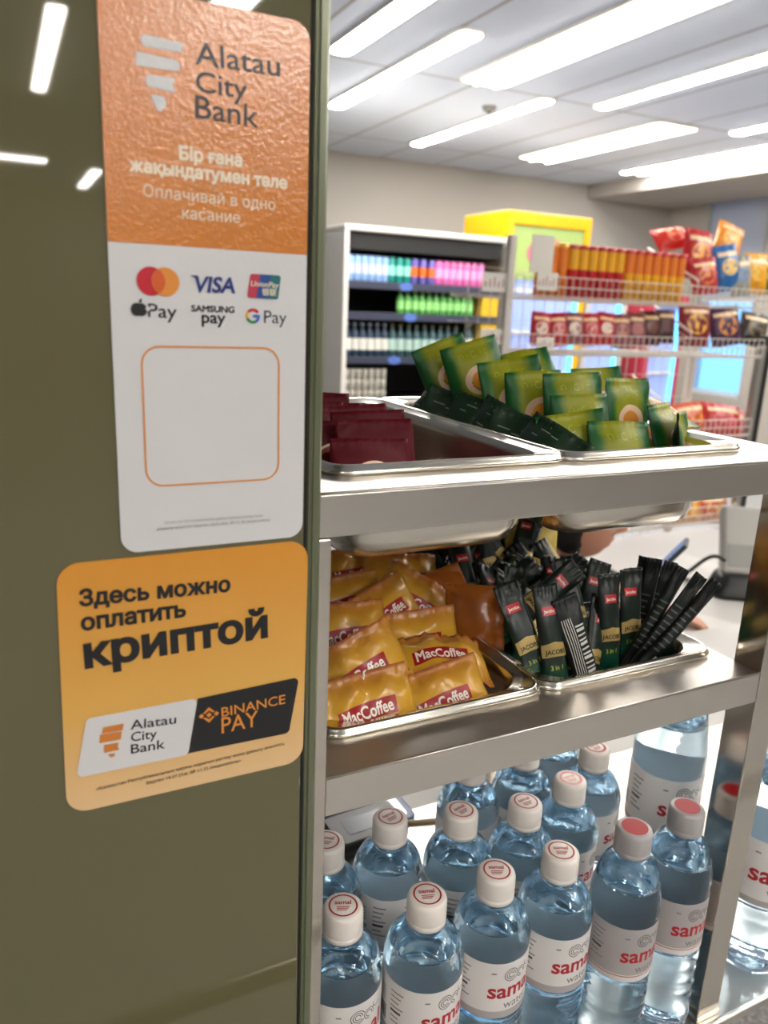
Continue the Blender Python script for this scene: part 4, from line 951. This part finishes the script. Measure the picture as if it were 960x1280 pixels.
# ------------------------------------------------------------------ lit fridges beyond the wire rack
FYEL = mat('fridge_yellow','#e0a800',.35); FLIME = mat('lime_panel','#93aa62',.5); LEDC = mat('cyan_led','#5fd0ff',.5,emit=.6,emit_color='#4cc4ff'); FINT = mat('fridge_interior_glow','#8fa3dd',.6,emit=.12,emit_color='#7f9ae6'); FGREY=mat('fridge_grey','#b5b3ae',.4)
def fridge(name, x0,x1,y,z1,frame,lb,head=False,depth=.62,edge=None):
    t = empty(name,((x0+x1)/2,y+depth/2,0)); tag(t,lb,'fridge'); f=.055
    q = MB(); q.box(x0,x1,y+.03,y+depth,.02,z1,bev=.01); at(q,t).build('cabinet',frame,t)
    q = MB(); q.box(x0,x0+f,y-.03,y+.028,.03,z1-.004,bev=.008); q.box(x1-f,x1,y-.03,y+.028,.03,z1-.004,bev=.008); q.box(x0+f-.004,x1-f+.004,y-.03,y+.028,z1-.1,z1-.004,bev=.008); q.box(x0+f-.004,x1-f+.004,y-.03,y+.028,.03,.2,bev=.008); d_=at(q,t).build('door',edge or frame,t)
    q = MB(); q.box(x0+.004,x1-.004,y+.035,y+depth-.004,z1,z1+.006); at(q,t).build('added_bounce_cover',FGREY,t)  # unseen grey sheet added to keep yellow bounce off the ceiling
    if head:
        q = MB(); q.box(x0+f,x1-f,y-.012,y+.012,z1-.5,z1-.1,bev=.003); hd=at(q,t).build('header_panel',FLIME,t)
        q = MB(); c_=((x0+x1)/2,z1-.3); q.loft([[(c_[0]+.2*math.cos(a),y-.0125,c_[1]+.12*math.sin(a)) for a in [2*math.pi*k/24 for k in range(24)]],[(c_[0]+.2*math.cos(a),y-.016,c_[1]+.12*math.sin(a)) for a in [2*math.pi*k/24 for k in range(24)]]],cap0=True,cap1=True,smooth=False); at(q,t).build('header_emblem',mat('emblem_pink','#b5667c',.5),hd)
    q = MB(); q.box(x0+f,x1-f,y+.0,y+.026,.2,z1-(.5 if head else .1)); at(q,t).build('lit_interior',FINT,t)
    for k in range(5):
        z = .35+k*.32
        if z < z1-.55: q = MB(); q.box(x0+f,x1-f,y-.02,y-.002,z,z+.025,bev=.003); at(q,t).build('shelf',WHITE,t)
    for xx in ((x1-f-.045),) : q = MB(); q.box(xx,xx+.04,y-.024,y-.004,.22,z1-(.52 if head else .12),bev=.006); at(q,t).build('light_strip',LEDC,t)
    return t
fridge('drinks_fridge',3.53,4.33,5.2,H0+.73,FYEL,'tall yellow framed drinks fridge with a lime header behind the wire rack',True)
fridge('drinks_fridge',4.35,4.80,5.2,H0+.28,FGREY,'grey drinks fridge glowing blue beside the yellow one',edge=FGREY)
fridge('drinks_fridge',5.06,5.50,5.2,H0+.18,mat('fridge_red','#b0324a',.4),'slim blue-lit fridge with a red edge behind the wire rack')

# ------------------------------------------------------------------ wire snack rack
WIRE = mat('white_wire','#cfcac2',.4); SHEER = mat('price_card_white','#ddd9d0',.55); 
RX0,RX1,RY = 1.515,2.78,2.2
rw = empty('wire_rack',((RX0+RX1)/2,RY+.2,0)); tag(rw,'white wire snack rack with bags and tubes behind the green sachets','display rack')
for x,y in ((RX0,RY),(P(633,300,RY+.38).x,RY+.38)):
    q = MB(); q.box(x,x+.026,y,y+.026,.003,H0+.235,bev=.004); at(q,rw).build('upright',WIRE,rw)
q = MB(); q.box(RX1,RX1+.03,RY,RY+.03,.003,H0-.10,bev=.004); at(q,rw).build('upright',mat('rack_grey','#9a9893',.35,metal=.6),rw)
q = MB(); q.box(RX1+.034,RX1+.075,RY+.01,RY+.05,.003,H0-.06,bev=.004); at(q,rw).build('upright',DARK,rw)
q = MB(); q.box(RX1,RX1+.03,RY+.35,RY+.38,.003,H0+.0,bev=.004); at(q,rw).build('upright',WIRE,rw)
RZ = (H0+.045,H0-.145,H0-.465,H0-.83)
for k,z in enumerate(RZ):
    q = MB()
    for y in (RY,RY+.12,RY+.24,RY+.36): q.box(RX0,RX1,y-.003,y+.003,z-.006,z,bev=.001)
    n = 42
    for i in range(n+1): x = RX0+(RX1-RX0)*i/n; q.box(x-.0012,x+.0012,RY,RY+.36,z-.004,z-.001)
    sh_ = at(q,rw).build('wire_shelf',WIRE,rw)
    q = MB()
    for zz in (z+.004,z+.035,z+.068): q.box(RX0+.03,RX1,RY-.008,RY-.004,zz-.0018,zz+.0018)
    for i in range(n+1): x = RX0+.03+(RX1-RX0-.03)*i/n; q.box(x-.0009,x+.0009,RY-.008,RY-.005,z,z+.068)
    at(q,rw).build('wire_front',WIRE,sh_)
    q = MB(); x = 2.37
    for f in range(5): q.tube([(x,RY-.004,z+.004+f*.02),(x+.02,RY+.3,z+.02+f*.05)],.0016,6)
    q.tube([(x,RY-.004,z),(x,RY-.004,z+.09),(x+.02,RY+.3,z+.22)],.0028,6); at(q,rw).build('divider',WIRE,sh_)
q = MB()
for i in range(24): x = RX0+.08+(RX1-RX0-.08)*i/23; q.box(x-.001,x+.001,RY+.368,RY+.371,.3,H0+.12 if x<2.3 else H0-.1)
for i in range(14): z = .35+i*.1; q.box(RX0,RX1,RY+.371,RY+.374,z-.001,z+.001)
at(q,rw).build('wire_back',WIRE,rw)
def card(px,py,wd,hh,lb,Y=RY-.02,ry=0):
    p = P(px,py,Y); t = empty('price_card',p,(0,0,R(ry))); tag(t,lb,'price card')
    q = MB(); q.box(-wd/2,wd/2,-.0015,.0015,-hh/2,hh/2,bev=.001); q.build('card',SHEER,t)
    q = MB()
    for i in range(5): q.box(-wd*.4+i*wd*.17,-wd*.4+i*wd*.17+wd*.05,-.0022,-.0014,-hh*.25,hh*(.05+.12*(i%3)),bev=.0004)
    q.build('print_marks',mat('card_print','#a0646a',.6),t); return t
card(684,352,.085,.058,'white price card on the top rack shelf before the red tubes',RY-.010); card(681,430,.075,.045,'white price card on the second rack shelf below the first card',RY-.010)
card(619,353,.10,.06,'white sign card sticking out of the rack beside the pink cans',RY+.010); card(616,421,.10,.05,'white sign card low beside the rack, near the green packets',RY+.010)
q = MB(); q.box(-.045,.045,-.002,.002,-.06,.06); c_=q.build('price_list',SHEER); c_.location=P(678,318,RY+.01); tag(c_,'white price list hung behind the first tubes on the rack','price list')
TR_,TY_,TO_ = DR('tube_red','#b81c24'),DR('tube_yellow','#e3a51f'),DR('tube_orange','#d9741f')
def tube(m1,m2,m3):
    t = empty('snack_tube'); r,h=.0215,.178
    q = MB(); q.lathe([(r,0),(r,h*.55)],20,cap0=True); q.build('tube_body',m1,t)
    q = MB(); q.lathe([(r,h*.55),(r,h*.93)],20); q.build('printed_band',m2,t)
    q = MB(); q.lathe([(r*1.05,h*.93),(r*1.05,h),(r*.9,h+.002)],20,cap1=True); q.build('lid',m3,t); return t
row(tube(TO_,TO_,TY_),1.682,1.765,.044,RY+.05,RZ[0],'cream and orange snack tube nearest the rack upright','snack tube','first orange tubes on the rack')
row(tube(TR_,TY_,TR_),1.812,2.02,.0445,RY+.05,RZ[0],'red snack tube with a yellow flash on the top rack shelf','snack tube','red tubes on the top rack shelf')
row(tube(TY_,TO_,TR_),2.067,2.32,.0445,RY+.05,RZ[0],'yellow-orange snack tube on the top rack shelf','snack tube','yellow tubes on the top rack shelf')
def bag(px,py,Y,wd,hh,c1,c2,lb,yaw=-20,tilt=10,roll=0,emb=None,seed=0):
    b = Sachet(wd,hh,wd*.38,seed+int(px),.012,.004,2.0,16,16)
    b.decal(*disc_poly(0,.0,min(wd,hh)*.3,18),2,3); b.decal(*grid_poly(-wd*.38,hh*.24,wd*.38,hh*.34,8,2),3,3)
    a_,b_ = mat('bag_'+c1.strip('#'),c1,.3,spec=.6,bump=(40,.3,.003)),mat('bag_'+c2.strip('#'),c2,.35)
    o = b.build('snack_bag',[a_,a_,b_,mat('bag_light','#e6c9a0',.4)]); o.location = P(px,py,Y)
    o.rotation_euler = (Matrix.Rotation(R(yaw),3,'Z')@Matrix.Rotation(R(-tilt),3,'X')@Matrix.Rotation(R(-roll),3,'Y')).to_euler(); tag(o,lb,'snack bag')
R1 = RY+.1
bag(840,298,R1+.1,.15,.11,'#c8281e','#e8956a','red snack bag lying slanted over the yellow tubes',-20,40,14)
bag(872,318,R1,.13,.19,'#b01a1e','#e6a23a','red snack bag behind the rack divider with an orange flash',-10,12,-6)
bag(880,345,R1-.05,.12,.14,'#a8202a','#d98432','deep red snack bag low behind the rack divider',-10,12,8)
bag(911,300,R1+.1,.12,.14,'#e08a1c','#e8b040','orange-yellow snack bag highest on the rack',-15,20,-20)
bag(909,335,R1,.11,.18,'#1d5f9c','#d8b25a','blue snack bag in the middle of the bag section',-15,12,10)
bag(926,345,R1-.02,.09,.16,'#8d8f86','#6f86ad','greyish snack bag between the blue and yellow ones',-15,10,4)
bag(944,342,R1,.11,.16,'#d9981c','#e0b44a','yellow snack bag standing at the far end of the rack',-15,8,0)
bag(964,345,R1,.10,.15,'#1f5a2c','#a9c23c','dark green snack bag cut by the frame at the end of the rack',-15,8,0)
for i,px in enumerate((676,697,717,738,757)):
    bag(px,411+i%2,RY+.06,.075,.12,'#b3202c' if i!=2 else '#8d5058','#cf8a86' if i%2 else '#d8c6b4',('bright red pouch first in the second rack row','red pouch with a pale disc, second in the second rack row','dull rosy pouch amid red ones in the second rack row','red pouch just past the dull rosy one, second rack row','red pouch beside the mauve ones, second rack row')[i],-15,14,(-4,6,0,4,-6)[i])
for i,px in enumerate((776,795,813,832)):
    bag(px,414-i*2,RY+.08,.08,.13,('#8a4a52','#7d3f46','#4a1c22','#3d171d')[i],('#b07a6a','#a0605a','#6a3a30','#5a2a28')[i],('mauve pouch first past the red ones, second rack row','mauve pouch beside the darker maroon ones, second rack row','dark maroon pouch, first of the two darkest in its row','dark maroon pouch before the bag with a yellow flash')[i],-15,12,0)
bag(868,406,R1,.14,.17,'#7a1420','#e2b04a','maroon snack bag with a bright yellow flash, second rack row',-15,12,0)
bag(906,408,R1,.14,.16,'#3f1c40','#d08a50','purple snack bag on the second rack row',-15,12,10)
bag(942,412,R1,.13,.14,'#241c1a','#6a5a40','blackish snack bag at the end of the second rack row',-15,14,-10)
bag(862,525,R1,.15,.15,'#b8481c','#e08a2a','orange-red snack bag low on the third rack shelf',-15,20,8)
bag(900,528,R1-.03,.19,.16,'#b01a24','#d9707a','bright red snack bag low on the third rack shelf by the upright',-15,20,-6)
bag(914,533,R1+.05,.13,.14,'#c86a70','#e0a0a0','pink snack bag on the third rack shelf beside the upright',-15,14,0)
bag(800,554,R1,.16,.15,'#a8242a','#d07a40','red snack bag of the third shelf behind the green packets',-15,16,0)
for i,px in enumerate((820,856,890)):
    bag(px,636,R1,.15,.13,('#c07a2a','#d08a2c','#c4502a')[i],'#e6b860',('tan orange bag on the lowest rack shelf under the pan','amber bag on the lowest rack shelf, middle one','red-orange bag on the lowest rack shelf by the upright')[i],-15,14,0)
